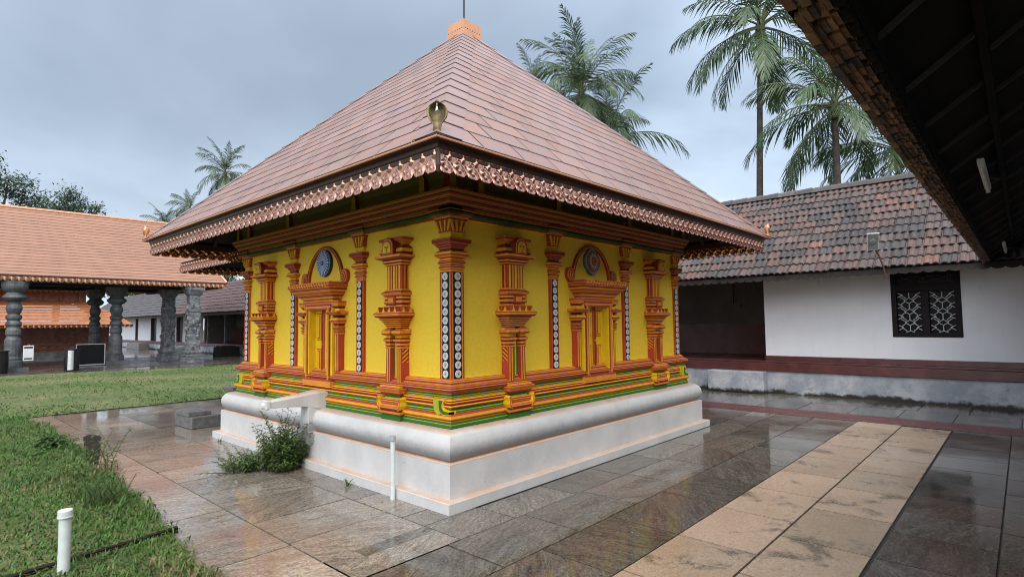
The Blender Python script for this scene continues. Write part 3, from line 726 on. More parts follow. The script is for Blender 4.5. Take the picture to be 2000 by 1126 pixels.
# pinnacled half-towers in relief
def half_tower(tf_, sc_):
    KS = ((0.6, 0.77), (0.985, 0.77), (1.02, 0.70), (1.55, 0.70), (1.60, 0.74), (1.78, 0.76), (1.86, 0.86), (2.19, 0.86), (2.24, 0.93), (3.0, 0.93))
    def tf(a, d, z):
        for (z0, k0), (z1, k1) in zip(KS[:-1], KS[1:]):
            if z <= z1: k = lerp(k0, k1, (z - z0) / (z1 - z0)); break
        else: k = 0.93
        return tf_(sc_ + (a - sc_) * k, d * (0.25 + 0.75 * k), z)
    mb = MB(tf)
    S = lambda hw, d, prof, cols: mb.ring((sc_ - hw, -0.06, sc_ + hw, d), prof, cols)
    S(0.205, 0.165, [(0, 0.635), (0, 0.69), (0.01, 0.705), (0.02, 0.712)], [Gr, Gr, Gy])
    P = Prof(); P.seg((0.0, 0.712), (-0.02, 0.718), (-0.025, 0.735), (0.0, 0.745), c=[Ro, Or, Rr]).roll(0.745, 0.80, 0.0, 0.03, [Rr, Rd, Ro, Or]).roll(0.80, 0.858, 0.01, 0.012, [Yo, Rr, Rr, Rd, Or])
    S(0.205, 0.17, *arris(P.p, P.c))
    S(0.17, 0.14, [(0, 0.858), (0.004, 0.872), (0, 0.90)], [Gy, Gr])
    P = Prof(); P.seg((0.02, 0.895), (-0.005, 0.905), (-0.035, 0.925), (-0.04, 0.94), (-0.052, 0.945), (-0.055, 0.968), (-0.03, 0.975), (-0.025, 0.99), (0.0, 1.0), (0.02, 1.005), c=[Rd, Rr, Or, Rr, Ro, Rd, Or, Rr, Ye])
    S(0.19, 0.155, *arris(P.p, P.c))
    # scroll ears on the base
    for sg in (-1, 1):
        pts = [(0.19, 0.75), (0.235, 0.765), (0.255, 0.80), (0.250, 0.835), (0.262, 0.868), (0.235, 0.882), (0.215, 0.862), (0.222, 0.835), (0.20, 0.80)]
        mb.prism([(sc_ + sg * u, v) for u, v in pts], lambda u, v, q: (u, 0.205 if q else 0.02, v), Ro, cs=Ye)
        pts = [(0.20, 0.775), (0.225, 0.79), (0.235, 0.81), (0.231, 0.84), (0.225, 0.815), (0.208, 0.795)]
        mb.prism([(sc_ + sg * u, v) for u, v in pts], lambda u, v, q: (u, 0.209 if q else 0.1, v), Yo)
    # core with green-edged niche between colonnettes
    mb.box(sc_ - 0.15, -0.05, 0.99, sc_ + 0.15, 0.06, 1.62, Or)
    mb.box(sc_ - 0.065, 0.0, 1.0, sc_ + 0.065, 0.066, 1.60, Gl)
    mb.box(sc_ - 0.045, 0.0, 1.03, sc_ + 0.045, 0.070, 1.585, Ye)
    mb.box(sc_ - 0.012, 0.0, 1.03, sc_ + 0.012, 0.074, 1.585, Gr)
    for sg in (-1, 1):
        c0 = sc_ + sg * 0.125
        mb.box(c0 - 0.05, -0.05, 1.0, c0 + 0.05, 0.13, 1.36, Rr)
        for k, cc in enumerate((Or, Rd, Yo, Rr)):
            mb.box(c0 - 0.044 + k * 0.022, 0.12, 1.005, c0 - 0.024 + k * 0.022, 0.135, 1.36, cc)
        # diagonal flutes on the outer side
        sx = c0 + sg * 0.05
        for k in range(8):
            z0 = 1.03 + k * 0.042
            for (dz, cc) in ((0.0, Rd), (0.016, Yo)):
                q = [(0.015, z0 + dz + 0.05), (0.015, z0 + dz + 0.064), (0.108, z0 + dz + 0.012), (0.108, z0 + dz - 0.002)]
                mb.prism(q, lambda u, v, t_: (sx + sg * (0.004 if t_ else -0.01), u, v), cc)
        P = Prof()
        P.roll(1.352, 1.38, 0.0, 0.012, [Rd, Or, Rd]).roll(1.382, 1.415, 0.0, 0.018, [Rr, Or, Rd]).seg((-0.01, 1.42), (-0.03, 1.43), (-0.034, 1.445), (-0.005, 1.465), c=[Rr, Or, Rd])
        P.seg((0.0, 1.48), (-0.045, 1.495), (-0.05, 1.51), (-0.05, 1.535), (-0.01, 1.548), (0, 1.56), c=[Yo, Rd, Or, Rr, Rd, Rr])
        mb.ring((c0 - 0.05, -0.05, c0 + 0.05, 0.13), *arris(P.p, P.c))
        # projecting bracket
        pts = [(0.05, 1.505), (0.10, 1.51), (0.118, 1.53), (0.112, 1.553), (0.05, 1.556)]
        mb.prism([(c0 + sg * u, v) for u, v in pts], lambda u, v, q: (u, 0.12 if q else 0.02, v), Ro, cs=Or)
    # entablature and big cornice
    P = Prof()
    for k, (a, b_) in enumerate(((0.0, 1.562), (-0.012, 1.582), (-0.026, 1.602), (-0.042, 1.622), (-0.062, 1.642))):
        P.roll(b_, b_ + 0.02, a, 0.01, [Rd, Or, Rd])
    P.seg((-0.10, 1.67), (-0.122, 1.685), (-0.128, 1.70), (-0.118, 1.715), (-0.105, 1.722), (-0.07, 1.748), (-0.02, 1.768), c=[Rd, Or, Rr, Yo, Rr, Rd, Rr])
    S(0.16, 0.12, *arris(P.p, P.c))
    for t in (-0.19, -0.065, 0.065, 0.19):   # dormer arches on the cornice
        pts = [(-0.036, 1.715), (0.036, 1.715), (0.026, 1.728), (0.014, 1.75), (0, 1.775), (-0.014, 1.75), (-0.026, 1.728)]
        mb.prism([(sc_ + t + u, v) for u, v in pts], lambda u, v, q: (u, 0.232 if q else 0.08, v), Yo, cs=Rr)
    for sg in (-1, 1):
        for t in (0.05, 0.16):
            pts = [(-0.03, 1.715), (0.03, 1.715), (0.014, 1.75), (0, 1.77), (-0.014, 1.75)]
            mb.prism([(t + u, v) for u, v in pts], lambda u, v, q: (sc_ + sg * (0.275 if q else 0.15), u, v), Yo, cs=Rr)
    # stepped storey
    P = Prof(); P.roll(1.765, 1.80, 0, 0.012, [Rd, Or, Rd]).roll(1.80, 1.845, 0.0, 0.022, [Rd, Rr, Or, Rd]).roll(1.85, 1.885, 0.0, 0.016, [Rd, Or, Rd]).seg((-0.02, 1.895), (-0.035, 1.91), (-0.03, 1.925), (0.0, 1.94), (0.0, 1.955), c=[Or, Rr, Rd, Or, Rr])
    S(0.165, 0.115, *arris(P.p, P.c))
    mb.box(sc_ - 0.07, 0.08, 1.80, sc_ + 0.07, 0.15, 1.88, Rr); mb.box(sc_ - 0.05, 0.1, 1.815, sc_ + 0.05, 0.158, 1.865, Or)
    # fluted neck
    cl = [Rr, Yo, Rd, Or, Rr, Ye, Rd, Or, Rr, Yo, Rd]
    for k in range(11):
        a = sc_ - 0.14 + 0.28 * k / 11
        mb.box(a, -0.05, 1.945, a + 0.28 / 11, 0.10 + (0.008 if k % 2 else 0), 2.20, cl[k])
    for sg in (-1, 1):
        for k in range(4):
            d0 = 0.0 + k * 0.025
            mb.box(sc_ + sg * 0.14 - 0.004, d0 + 0.002, 1.95, sc_ + sg * 0.14 + 0.004, d0 + 0.02, 2.20, (Yo, Rd, Or, Rr)[k])
    P = Prof(); P.roll(2.195, 2.222, 0, 0.012, [Rd, Or, Rd]).roll(2.222, 2.25, -0.015, 0.014, [Rd, Or, Rr]).seg((-0.05, 2.262), (-0.085, 2.272), (-0.088, 2.295), (-0.06, 2.30), (-0.02, 2.305), c=[Rd, Or, Rr, Yo, Rr])
    S(0.15, 0.11, *arris(P.p, P.c))
    # vaulted top: saddle body, flat crest and a gable with a small face
    P = Prof(); P.seg((-0.03, 2.30), (-0.05, 2.33), (-0.045, 2.36), (-0.01, 2.39), (0.03, 2.41), (0.0, 2.43), (-0.05, 2.445), (-0.055, 2.475), (0.0, 2.478), c=[Rd, Yo, Rd, Rr, Yo, Or, Rr, Rd])
    S(0.16, 0.10, *arris(P.p, P.c))
    def arch(sx, hw, z0, zt, n=10):
        pts = [(sx - hw, z0), (sx + hw, z0)]
        for k in range(n + 1):
            t = k / n; a = -0.25 + (PI / 2 + 0.25) * t
            pts.append((sx + hw * math.cos(a) * (1.0 if t < 0.9 else 0.6), z0 + 0.02 + (zt - z0 - 0.02) * max(0, (0.28 + math.sin(a) * 0.72 if t < 1 else 1.0) if t > 0.2 else 0.3 * t / 0.2)))
        L = [(2 * sx - u, v) for u, v in pts[2:-1]][::-1]
        return pts + L
    for hw, dd, zt, cc in ((0.105, 0.185, 2.475, Rd), (0.092, 0.19, 2.462, Or), (0.080, 0.194, 2.445, Rr), (0.068, 0.198, 2.43, Ye)):
        z0 = 2.30 + (0.105 - hw) * 0.5
        mb.prism(arch(sc_, hw, z0, zt), lambda u, v, q: (u, dd if q else 0.08, v), cc)
    for sg in (-1, 1):
        mb.box(sc_ + sg * 0.026 - 0.014, 0.19, 2.378, sc_ + sg * 0.026 + 0.014, 0.2005, 2.384, Rd)
        mb.box(sc_ + sg * 0.026 - 0.008, 0.19, 2.366, sc_ + sg * 0.026 + 0.008, 0.201, 2.374, Rd)
    mb.box(sc_ - 0.006, 0.19, 2.342, sc_ + 0.006, 0.206, 2.38, Yo); mb.box(sc_ - 0.012, 0.19, 2.338, sc_ + 0.012, 0.205, 2.346, Ro)
    mb.box(sc_ - 0.016, 0.19, 2.322, sc_ + 0.016, 0.201, 2.328, Rd)
    wb(mb, 'half_tower', M['paint'], shrine)
for tf, L_ in ((faceR, LX), (faceL, LY)):
    for sgn in (-1, 1): half_tower(tf, L_ / 2 + sgn * 1.5)

# blind doors
def blind_door(tf, sc_, wheel):
    mb = MB(tf)
    # frame
    for sg in (-1, 1):
        for a, b_, d, c in ((0.20, 0.225, 0.105, Ye), (0.225, 0.245, 0.112, Rr), (0.245, 0.27, 0.118, Or), (0.27, 0.285, 0.112, Rd), (0.285, 0.325, 0.10, Ye)):
            mb.box(sc_ + sg * a, -0.03, 0.97, sc_ + sg * b_, d, 1.80 if a > 0.22 else 1.78, c)
    for z0, z1, d, c in ((1.78, 1.80, 0.114, Rr), (1.80, 1.825, 0.12, Or), (1.825, 1.84, 0.112, Rd), (1.84, 1.872, 0.11, Ro)):
        mb.box(sc_ - 0.30, -0.03, z0, sc_ + 0.30, d, z1, c)
    # sill
    for z0, z1, d, c in ((0.885, 0.905, 0.118, Yo), (0.905, 0.955, 0.125, Or), (0.955, 0.975, 0.13, Rr)):
        mb.box(sc_ - 0.325, -0.03, z0, sc_ + 0.325, d, z1, c)
    # entablature
    P = Prof(); P.roll(1.872, 1.90, 0.0, 0.012, [Rr, Or, Rd]).seg((-0.02, 1.91), (-0.03, 1.93), (-0.05, 1.94), (-0.055, 1.955), (-0.085, 1.968), (-0.09, 1.99), (-0.12, 2.005), (-0.125, 2.03), (-0.128, 2.035), c=[Or, Rr, Rd, Or, Rr, Yo, Rd, Or])
    P.roll(2.035, 2.085, -0.125, 0.02, [Rr, Rr, Rr, Rd]).seg((-0.125, 2.087), (-0.12, 2.098), (0, 2.10), c=[Or, Rr])
    mb.ring((sc_ - 0.345, -0.06, sc_ + 0.345, 0.10), *arris(P.p, P.c))
    for k in range(15):     # rope twist
        s0 = sc_ - 0.44 + 0.88 * k / 15
        mb.prism([(s0, 2.04), (s0 + 0.022, 2.04), (s0 + 0.05, 2.08), (s0 + 0.028, 2.08)], lambda u, v, q: (u, 0.25 if q else 0.2, v), Or)
    fr = wb(mb, 'door_frame', M['paint'], shrine)
    # leaf
    mb = MB(tf)
    mb.box(sc_ - 0.20, -0.02, 0.975, sc_ + 0.20, 0.02, 1.78, Ye)
    mb.box(sc_ - 0.022, 0.0, 0.975, sc_ + 0.022, 0.042, 1.78, Ro); mb.box(sc_ - 0.009, 0.0, 0.975, sc_ + 0.009, 0.048, 1.78, Rd)
    for sg in (-1, 1):
        for z0, z1 in ((1.02, 1.32), (1.42, 1.74)):
            a, b_ = sc_ + sg * 0.055, sc_ + sg * 0.155
            a, b_ = min(a, b_), max(a, b_)
            for (i_, d, c) in ((0.0, 0.024, Rr), (0.010, 0.028, Yo), (0.022, 0.032, Rr), (0.030, 0.038, Yo)):
                mb.box(a + i_, 0, z0 + i_, b_ - i_, d, z1 - i_, c)
    for z in (1.02, 1.37): mb.lathe(sc_ + 0.0, 0.05, [(0.004, z - 0.012), (0.014, z - 0.006), (0.014, z + 0.006), (0.004, z + 0.012)], 8, (Or,))
    wb(mb, 'door_leaf', M['paint'], shrine)
    # colonnettes
    for sg in (-1, 1):
        mb = MB(tf); c0 = sc_ + sg * 0.375
        for k, cc in enumerate((Rr, Or, Rd, Yo, Rr)):
            mb.box(c0 - 0.045 + k * 0.018, -0.03, 1.075, c0 - 0.027 + k * 0.018, 0.07 + (0.006 if k % 2 else 0), 1.50, cc)
        P = Prof(); P.roll(1.49, 1.515, 0, 0.012, [Rr, Or, Rd]).roll(1.515, 1.545, 0, 0.016, [Or, Rr, Rd]).roll(1.55, 1.585, 0, 0.02, [Or, Rr, Rd]).seg((0, 1.60), (-0.02, 1.62), (-0.04, 1.64), (-0.042, 1.66), (-0.03, 1.68), (0, 1.69), c=[Rd, Or, Rr, Yo, Rd, Rr])
        P.seg((-0.005, 1.70), (-0.03, 1.715), (-0.065, 1.725), (-0.068, 1.752), (-0.03, 1.757), (0.0, 1.76), (0.004, 1.79), (-0.02, 1.82), (-0.035, 1.86), (-0.035, 1.878), c=[Rd, Or, Rr, Rd, Or, Ye, Rd, Or, Rr, Or])
        mb.ring((c0 - 0.048, -0.05, c0 + 0.048, 0.075), *arris(P.p, P.c))
        pts = [(0.04, 1.715), (0.11, 1.72), (0.135, 1.735), (0.128, 1.76), (0.04, 1.765)]
        mb.prism([(c0 + sg * u, v) for u, v in pts], lambda u, v, q: (u, 0.09 if q else 0.0, v), Ro, cs=Or)
        wb(mb, 'door_colonnette', M['paint'], shrine)
    # arch with volutes
    mb = MB(tf)
    def band(r0, r1, d, c):
        n = 26; pi_, po = [], []
        for k in range(n + 1):
            a = PI * k / n
            for lst, r in ((pi_, r0), (po, r1)):
                lst.append((sc_ + r * math.cos(a) * (1.0 + 0.06 * (1 - math.sin(a))), 2.12 + math.sin(a) * (r + 0.035)))
        for k in range(n):
            q = [pi_[k], po[k], po[k + 1], pi_[k + 1]]
            mb.prism(q, lambda u, v, s_: (u, d if s_ else -0.02, v), c)
    for r0, r1, d, c in ((0.350, 0.360, 0.026, Rr), (0.360, 0.370, 0.034, Or), (0.370, 0.379, 0.040, Rd), (0.379, 0.388, 0.034, Or), (0.388, 0.398, 0.026, Rd)): band(r0, r1, d, c)
    for sg in (-1, 1):
        vx, vz = sc_ + sg * 0.462, 2.165
        for k, c in enumerate((Rr, Or, Rd, Or, Rd, Or, Rr)):
            r = 0.078 - k * 0.011
            pts = [(vx + r * math.cos(2 * PI * t / 18) - sg * 0.002 * k, vz + r * 1.08 * math.sin(2 * PI * t / 18) - 0.002 * k) for t in range(18)]
            mb.prism(pts, lambda u, v, s_: (u, (0.04 + 0.004 * k) if s_ else -0.02, v), c)
    wb(mb, 'door_arch', M['paint'], shrine)
    # medallion
    mb = MB(tf); cz = 2.345
    def disc(r, d, c, lobes=0, amp=0.0, n=40, sx=1.0):
        pts = []
        for t in range(n):
            a = 2 * PI * t / n
            rr = r * (1 + amp * abs(math.cos(lobes * a / 2)) if lobes else 1)
            pts.append((sc_ + rr * math.cos(a) * sx, cz + rr * math.sin(a)))
        mb.prism(pts, lambda u, v, s_: (u, d if s_ else -0.02, v), c)
    def rays(n, r0, r1, w0, w1, d, c, ph=0):
        for t in range(n):
            a = 2 * PI * t / n + ph; ca, sa = math.cos(a), math.sin(a)
            pts = [(sc_ + ca * r0 - sa * w0, cz + sa * r0 + ca * w0), (sc_ + ca * r1 - sa * w1, cz + sa * r1 + ca * w1), (sc_ + ca * r1 + sa * w1, cz + sa * r1 - ca * w1), (sc_ + ca * r0 + sa * w0, cz + sa * r0 - ca * w0)]
            mb.prism(pts, lambda u, v, s_: (u, d if s_ else 0.0, v), c)
    if wheel:
        disc(0.162, 0.036, (0.03, 0.05, 0.09)); disc(0.155, 0.042, (0.30, 0.34, 0.36)); disc(0.143, 0.048, (0.012, 0.07, 0.34))
        rays(22, 0.02, 0.140, 0.001, 0.0085, 0.054, (0.55, 0.66, 0.80)); disc(0.026, 0.06, (0.02, 0.08, 0.26))
        disc(0.012, 0.066, (0.3, 0.35, 0.42))
    else:
        disc(0.150, 0.034, (0.11, 0.15, 0.18), 4, 0.13); disc(0.140, 0.040, (0.33, 0.36, 0.37), 4, 0.13); disc(0.128, 0.046, (0.14, 0.18, 0.2), 4, 0.08)
        disc(0.126, 0.052, (0.36, 0.10, 0.03)); rays(16, 0.062, 0.105, 0.014, 0.001, 0.058, (0.48, 0.52, 0.56))
        disc(0.066, 0.056, (0.30, 0.36, 0.42)); disc(0.056, 0.062, (0.42, 0.12, 0.03)); rays(5, 0.012, 0.045, 0.004, 0.010, 0.068, (0.62, 0.26, 0.08), 0.3); disc(0.012, 0.074, (0.10, 0.03, 0.02))
    wb(mb, 'door_medallion', M['paint'], shrine)
blind_door(faceL, LY / 2 + 0.01, True)
blind_door(faceR, LX / 2, False)
# scroll ends on the base moulding beside the corners
for tf, L_, ends in ((faceR, LX, (1,)), (faceL, LY, (0, 1))):
    for e_ in ends:
        mb = MB(tf)
        O = lambda pts: [((L_ - u) if e_ else u, v) for u, v in pts]
        mb.prism(O([(0.47, 0.912), (0.385, 0.912), (0.375, 0.88), (0.378, 0.83), (0.345, 0.785), (0.395, 0.765), (0.445, 0.785), (0.462, 0.83)]), lambda u, v, q: (u, 0.110 if q else 0.03, v), Gy, cs=Ye)
        mb.prism(O([(0.392, 0.906), (0.310, 0.906), (0.332, 0.868), (0.330, 0.838), (0.305, 0.818), (0.243, 0.812), (0.243, 0.772), (0.325, 0.768), (0.375, 0.795), (0.390, 0.845)]), lambda u, v, q: (u, 0.115 if q else 0.03, v), Ye, cs=Ye)
        mb.prism(O([(0.382, 0.900), (0.326, 0.900), (0.343, 0.868), (0.341, 0.832), (0.312, 0.808), (0.243, 0.803), (0.243, 0.781), (0.322, 0.778), (0.368, 0.802), (0.380, 0.845)]), lambda u, v, q: (u, 0.119 if q else 0.05, v), Gr)
        wb(mb, 'base_scroll', M['paint'], shrine)

# --- roof
OFF = -0.7556; EZ = 2.878; AZ = 6.16
ex0, ey0, ex1, ey1 = OFF, OFF, LX - OFF, LY - OFF
NC = 19
apex = Vector((CX, CY, AZ))
corners = [Vector((ex0, ey0, EZ)), Vector((ex1, ey0, EZ)), Vector((ex1, ey1, EZ)), Vector((ex0, ey1, EZ))]
mb = MB(); hipm = MB()
rng = random.Random(11)
for fi in range(4):
    A, B = corners[fi], corners[(fi + 1) % 4]
    e = (B - A); Ln = e.length; e.normalize()
    mid = (A + B) / 2; up = apex - mid; SL = up.length; up.normalize()
    nrm = e.cross(up); 
    if nrm.z < 0: nrm = -nrm
    def PT(u, v, h=0.0): return A + e * u + up * v + nrm * h
    # dark backing sheet
    q = [A - nrm * 0.01, B - nrm * 0.01, apex - nrm * 0.01]
    mb.poly([tuple(x) for x in q], (0.35, 0.35, 0.38), m=1, uv=[(0, 0), (1, 0), (0.5, 0)])
    ch = SL / NC
    lb = lambda v: v / SL * Ln / 2
    for k in range(NC):
        v0, v1 = k * ch, min((k + 1) * ch + 0.02, SL)
        tl = 0.46
        ph = (0.5 if k % 2 else 0.0) * tl + rng.uniform(-0.03, 0.03)
        u = -tl + ph
        rowtone = rng.uniform(0.96, 1.04)
        while u < Ln:
            ua, ub = u + 0.007, u + tl - 0.007
            a0, b0 = max(ua, lb(v0)), min(ub, Ln - lb(v0)); a1, b1 = max(ua, lb(v1)), min(ub, Ln - lb(v1))
            if b0 - a0 > 0.01:
                if b1 < a1: a1 = b1 = (lb(v1) if ub < lb(v1) else Ln - lb(v1))
                t = rng.uniform(0.90, 1.08) * rowtone
                h = 0.006 + rng.uniform(-0.001, 0.0015)
                c = (t * rng.uniform(0.98, 1.02), t, t * rng.uniform(0.96, 1.04))
                uvf = lambda x, y: ((x - u) / tl, y)
                pts = [PT(a0, v0, h), PT(b0, v0, h), PT(b1, v1, 0.001), PT(a1, v1, 0.001)]
                mb.poly([tuple(x) for x in pts], c, uv=[uvf(a0, 0), uvf(b0, 0), uvf(b1, 1), uvf(a1, 1)])
                mb.poly([tuple(PT(a0, v0, -0.002)), tuple(PT(b0, v0, -0.002)), tuple(pts[1]), tuple(pts[0])], (0.26, 0.23, 0.23), uv=[(0, 0)] * 4)
            u += tl
o = wb(mb, 'roof', [M['copper'], M['fascia']], shrine, fix=False)
# folded ridge tiles down each hip
for ci in range(4):
    A = corners[ci]; B = corners[(ci + 1) % 4]; D = corners[ci - 1]
    hip = apex - A; HL = hip.length; hip.normalize()
    e1 = (B - A).normalized(); e2 = (D - A).normalized()
    n = 19
    for k in range(n):
        t0, t1 = k / n * HL, min(((k + 1) / n) * HL + 0.03, HL)
        wd = 0.23
        t = rng.uniform(0.97, 1.1); c = (t * 0.98, t * 1.0, t * 1.06)
        for ee, other in ((e1, e2), (e2, e1)):
            mid_dir = (apex - (A + ee * ((B if ee is e1 else D) - A).length / 2)).normalized()
            nn = ee.cross(mid_dir); nn = nn if nn.z > 0 else -nn
            p0 = A + hip * t0; p1 = A + hip * t1
            # tile edge falls away square to the course
            w0 = min(wd, max(0.0, (HL - t0)) * 0.6); w1 = min(wd, max(0.0, (HL - t1)) * 0.6)
            up0, up1 = Vector((0, 0, 0.020)), Vector((0, 0, 0.010))
            q = [p0 + up0, p0 + ee * w0 + nn * 0.014, p1 + ee * w1 + nn * 0.006, p1 + up1]
            hipm.poly([tuple(x) for x in q], c, uv=[(0, 0), (1, 0), (1, 0), (0, 0)])
            hipm.poly([tuple(x) for x in (p0 + Vector((0, 0, .004)), p0 + ee * w0 + nn * 0.003, q[1], q[0])], (0.15, 0.13, 0.14), uv=[(0, 0)] * 4)
hipm.build('hip_tile', M['copper'], o, fix=False)
# soffit
mb = MB()
inn = [Vector((c.x + (0.16 if c.x < CX else -0.16), c.y + (0.16 if c.y < CY else -0.16), EZ + 0.04)) for c in corners]
ap2 = apex - Vector((0, 0, 0.15))
for i in range(4): mb.poly([tuple(inn[(i + 1) % 4]), tuple(inn[i]), tuple(ap2)])
for fi in range(4):      # rafters
    A, B = inn[fi], inn[(fi + 1) % 4]
    e = (B - A); Ln = e.length; e.normalize(); mid = (A + B) / 2; up = (ap2 - mid).normalized()
    k = 0.2
    while k < Ln - 0.1:
        L2 = min(1.45, min(k, Ln - k) * 1.3)
        b0 = A + e * k; dn_ = Vector((0, 0, -0.07))
        for q in ([b0, b0 + up * L2, b0 + up * L2 + dn_, b0 + dn_], [b0 + e * 0.05, b0 + e * 0.05 + up * L2, b0 + e * 0.05 + up * L2 + dn_, b0 + e * 0.05 + dn_], [b0 + dn_, b0 + e * 0.05 + dn_, b0 + e * 0.05 + up * L2 + dn_, b0 + up * L2 + dn_]):
            mb.poly([tuple(x) for x in q])
        k += 0.32
mb.build('soffit', M['underwood'], o, fix=False)
# fascia and lip
mb = MB()
mb.ring((ex0, ey0, ex1, ey1), [(0.012, 2.862), (0.0, 2.866), (0.0, 2.884), (0.02, 2.90)], [W1], cap=False)
mb.build('eave_lip', M['capcopper'], o)
mb = MB()
mb.ring((ex0, ey0, ex1, ey1), [(0.012, 2.860), (0.07, 2.858), (0.074, 2.830), (0.084, 2.822), (0.084, 2.79), (0.12, 2.79), (0.12, 2.88)], [W1], cap=False)
mb.build('fascia', M['fascia'], o)
# embossed valance, one panel per side
def valance(P0, P1, outn, zt, zb, parent, pitch=0.132, name='valance', wld=True):
    P0, P1 = Vector(P0), Vector(P1); L = (P1 - P0).length; e = (P1 - P0).normalized(); outn = Vector(outn)
    n = max(1, round(L / pitch)); nu, nv = 14, 11
    H = zt - zb; mb = MB()
    cols = n * nu
    prev = None
    for i in range(cols + 1):
        u = (i / nu) % 1.0; 
        lob = abs(math.sin(PI * (u)))          # lobe profile across a tooth
        edge = H * (0.74 + 0.26 * math.sqrt(max(0, 1 - (2 * u - 1) ** 2)))
        if u < 0.07 or u > 0.93: edge = H * 0.80
        row = []
        for j in range(nv + 1):
            v = j / nv
            dz = edge * v
            vv = dz / H
            ru, rv = (u - 0.5) / 0.30, (vv - 0.76) / 0.20; rr_ = math.hypot(ru, rv)
            b = 0.022 * math.exp(-(rr_ / 0.55) ** 2) + 0.016 * math.exp(-((rr_ - 1.05) / 0.22) ** 2)
            s1 = 0.5 + 0.30 * math.sin(vv * 8.0 + 0.2)
            if vv < 0.62: b += 0.022 * math.exp(-(((u - s1) / 0.10) ** 2)) * min(1, vv * 8) - 0.006 * math.exp(-((((u - s1 + 0.3) % 1) - 0.0) / 0.12) ** 2)
            if v > 0.93: b += 0.010
            if vv < 0.06: b += 0.012
            q = P0 + e * (L * i / cols) + outn * b; q.z = zt - dz
            row.append(mb.p(*q))
        if prev:
            for j in range(nv): mb.face((prev[j], row[j], row[j + 1], prev[j + 1]))
        prev = row
    ob = mb.build(name, M['valance'], parent, smooth=True, fix=False)
    return ob
fo = -0.664
fx0, fy0, fx1, fy1 = fo, fo, LX - fo, LY - fo
for a, b_, nn in (((fx0, fy0, 0), (fx1, fy0, 0), (0, -1, 0)), ((fx0, fy1, 0), (fx0, fy0, 0), (-1, 0, 0)), ((fx1, fy0, 0), (fx1, fy1, 0), (1, 0, 0)), ((fx1, fy1, 0), (fx0, fy1, 0), (0, 1, 0))):
    valance(a, b_, nn, 2.815, 2.652, o)
# corner strip hiding the joint of the valance
mb = MB(); mb.tube([(fx0 - 0.006, fy0 - 0.006, 2.82), (fx0 - 0.006, fy0 - 0.006, 2.70), (fx0 - 0.004, fy0 - 0.004, 2.655)], [0.018, 0.02, 0.012], 8); mb.build('corner_strip', M['fascia'], o)
# cap on the apex, rod
mb = MB()
mb.ring((CX - 0.185, CY - 0.185, CX + 0.185, CY + 0.185), [(0.004, 5.93), (0.0, 5.94), (0.0, 6.20), (0.006, 6.205)], [W1])
cap = mb.build('roof_cap', M['capcopper'], o)
mb = MB()
for k in range(7):
    t = -0.15 + 0.30 * k / 6
    mb.box(CX + t - 0.007, CY - 0.1865, 6.06, CX + t + 0.007, CY - 0.18, 6.074); mb.box(CX - 0.1865, CY + t - 0.007, 6.06, CX - 0.18, CY + t + 0.007, 6.074)
mb.build('vent_hole', M['soffit'], cap)
mb = MB(); mb.tube([(CX, CY, 6.19), (CX, CY, 6.26), (CX, CY, 8.2)], [0.03, 0.018, 0.014], 8); wb(mb, 'lightning_rod', M['iron'], shrine)

# cobra hood finials at the eave corners
def cobra(px_, py_, m, yaw, nm='cobra_finial', parent=None, s=1.0, z=EZ + 0.02):
    def loc(x, y, z_): 
        c_, s_ = math.cos(yaw), math.sin(yaw)
        return (px_ + (x * c_ - y * s_) * s, py_ + (x * s_ + y * c_) * s, z + z_ * s)
    mb = MB(loc)
    prof = [(0.030, 0.0, 0.0), (0.028, 0.02, 0.012), (0.027, 0.05, 0.014), (0.034, 0.075, 0.012), (0.052, 0.10, 0.004), (0.068, 0.128, -0.006), (0.073, 0.152, -0.012), (0.070, 0.178, -0.014), (0.056, 0.200, -0.008), (0.034, 0.213, 0.008), (0.014, 0.220, 0.022), (0.005, 0.236, 0.022)]
    rows = []
    for hw, zz_, y0 in prof:
        row = []
        for k in range(9):
            t = -1 + 2 * k / 8
            row.append((t * hw, y0 - 0.022 * (1 - t * t) * (hw / 0.07), zz_))
        rows.append(row)
    F = [[mb.p(x, y + 0.011 + 0.02 * (abs(x) / 0.07) ** 2, z_) for x, y, z_ in r] for r in rows]
    Bk_ = [[mb.p(x * 0.96, y - 0.010, z_) for x, y, z_ in r] for r in rows]
    nR, nC = len(rows), 9
    for i in range(nR - 1):
        for k in range(nC - 1):
            mb.face((F[i][k], F[i][k + 1], F[i + 1][k + 1], F[i + 1][k])); mb.face((Bk_[i][k + 1], Bk_[i][k], Bk_[i + 1][k], Bk_[i + 1][k + 1]))
        for k in (0, nC - 1): mb.face((F[i][k], F[i + 1][k], Bk_[i + 1][k], Bk_[i][k]))
    mb.face(F[0] + Bk_[0][::-1]); mb.face(F[-1] + Bk_[-1][::-1])
    mb.lathe(0, -0.005, [(0.045, -0.03), (0.045, 0.0), (0.036, 0.012), (0.02, 0.02)], 12)
    ob = wb(mb, nm, m, parent, smooth=True)
    mb = MB(loc)
    mb.tube([(0, -0.002, 0.215), (0, 0.028, 0.212), (0, 0.032, 0.19)], 0.003, 6)
    mb.lathe(0, 0.034, [(0.003, 0.19), (0.007, 0.182), (0.009, 0.170), (0.015, 0.150), (0.013, 0.149)], 10)
    mb.build('bell', M['silver'] if m is M['bronze'] else M['capcopper'], ob, smooth=True)
# yaw: front (+y local) turned outwards along the hip
cobra(ex0 + 0.055, ey0 + 0.055, M['bronze'], R(135), parent=shrine)
cobra(ex0 + 0.04, ey1 - 0.04, M['capcopper'], R(45), parent=shrine, s=0.85)
cobra(ex1 - 0.04, ey0 + 0.04, M['capcopper'], R(-135), parent=shrine, s=0.85)
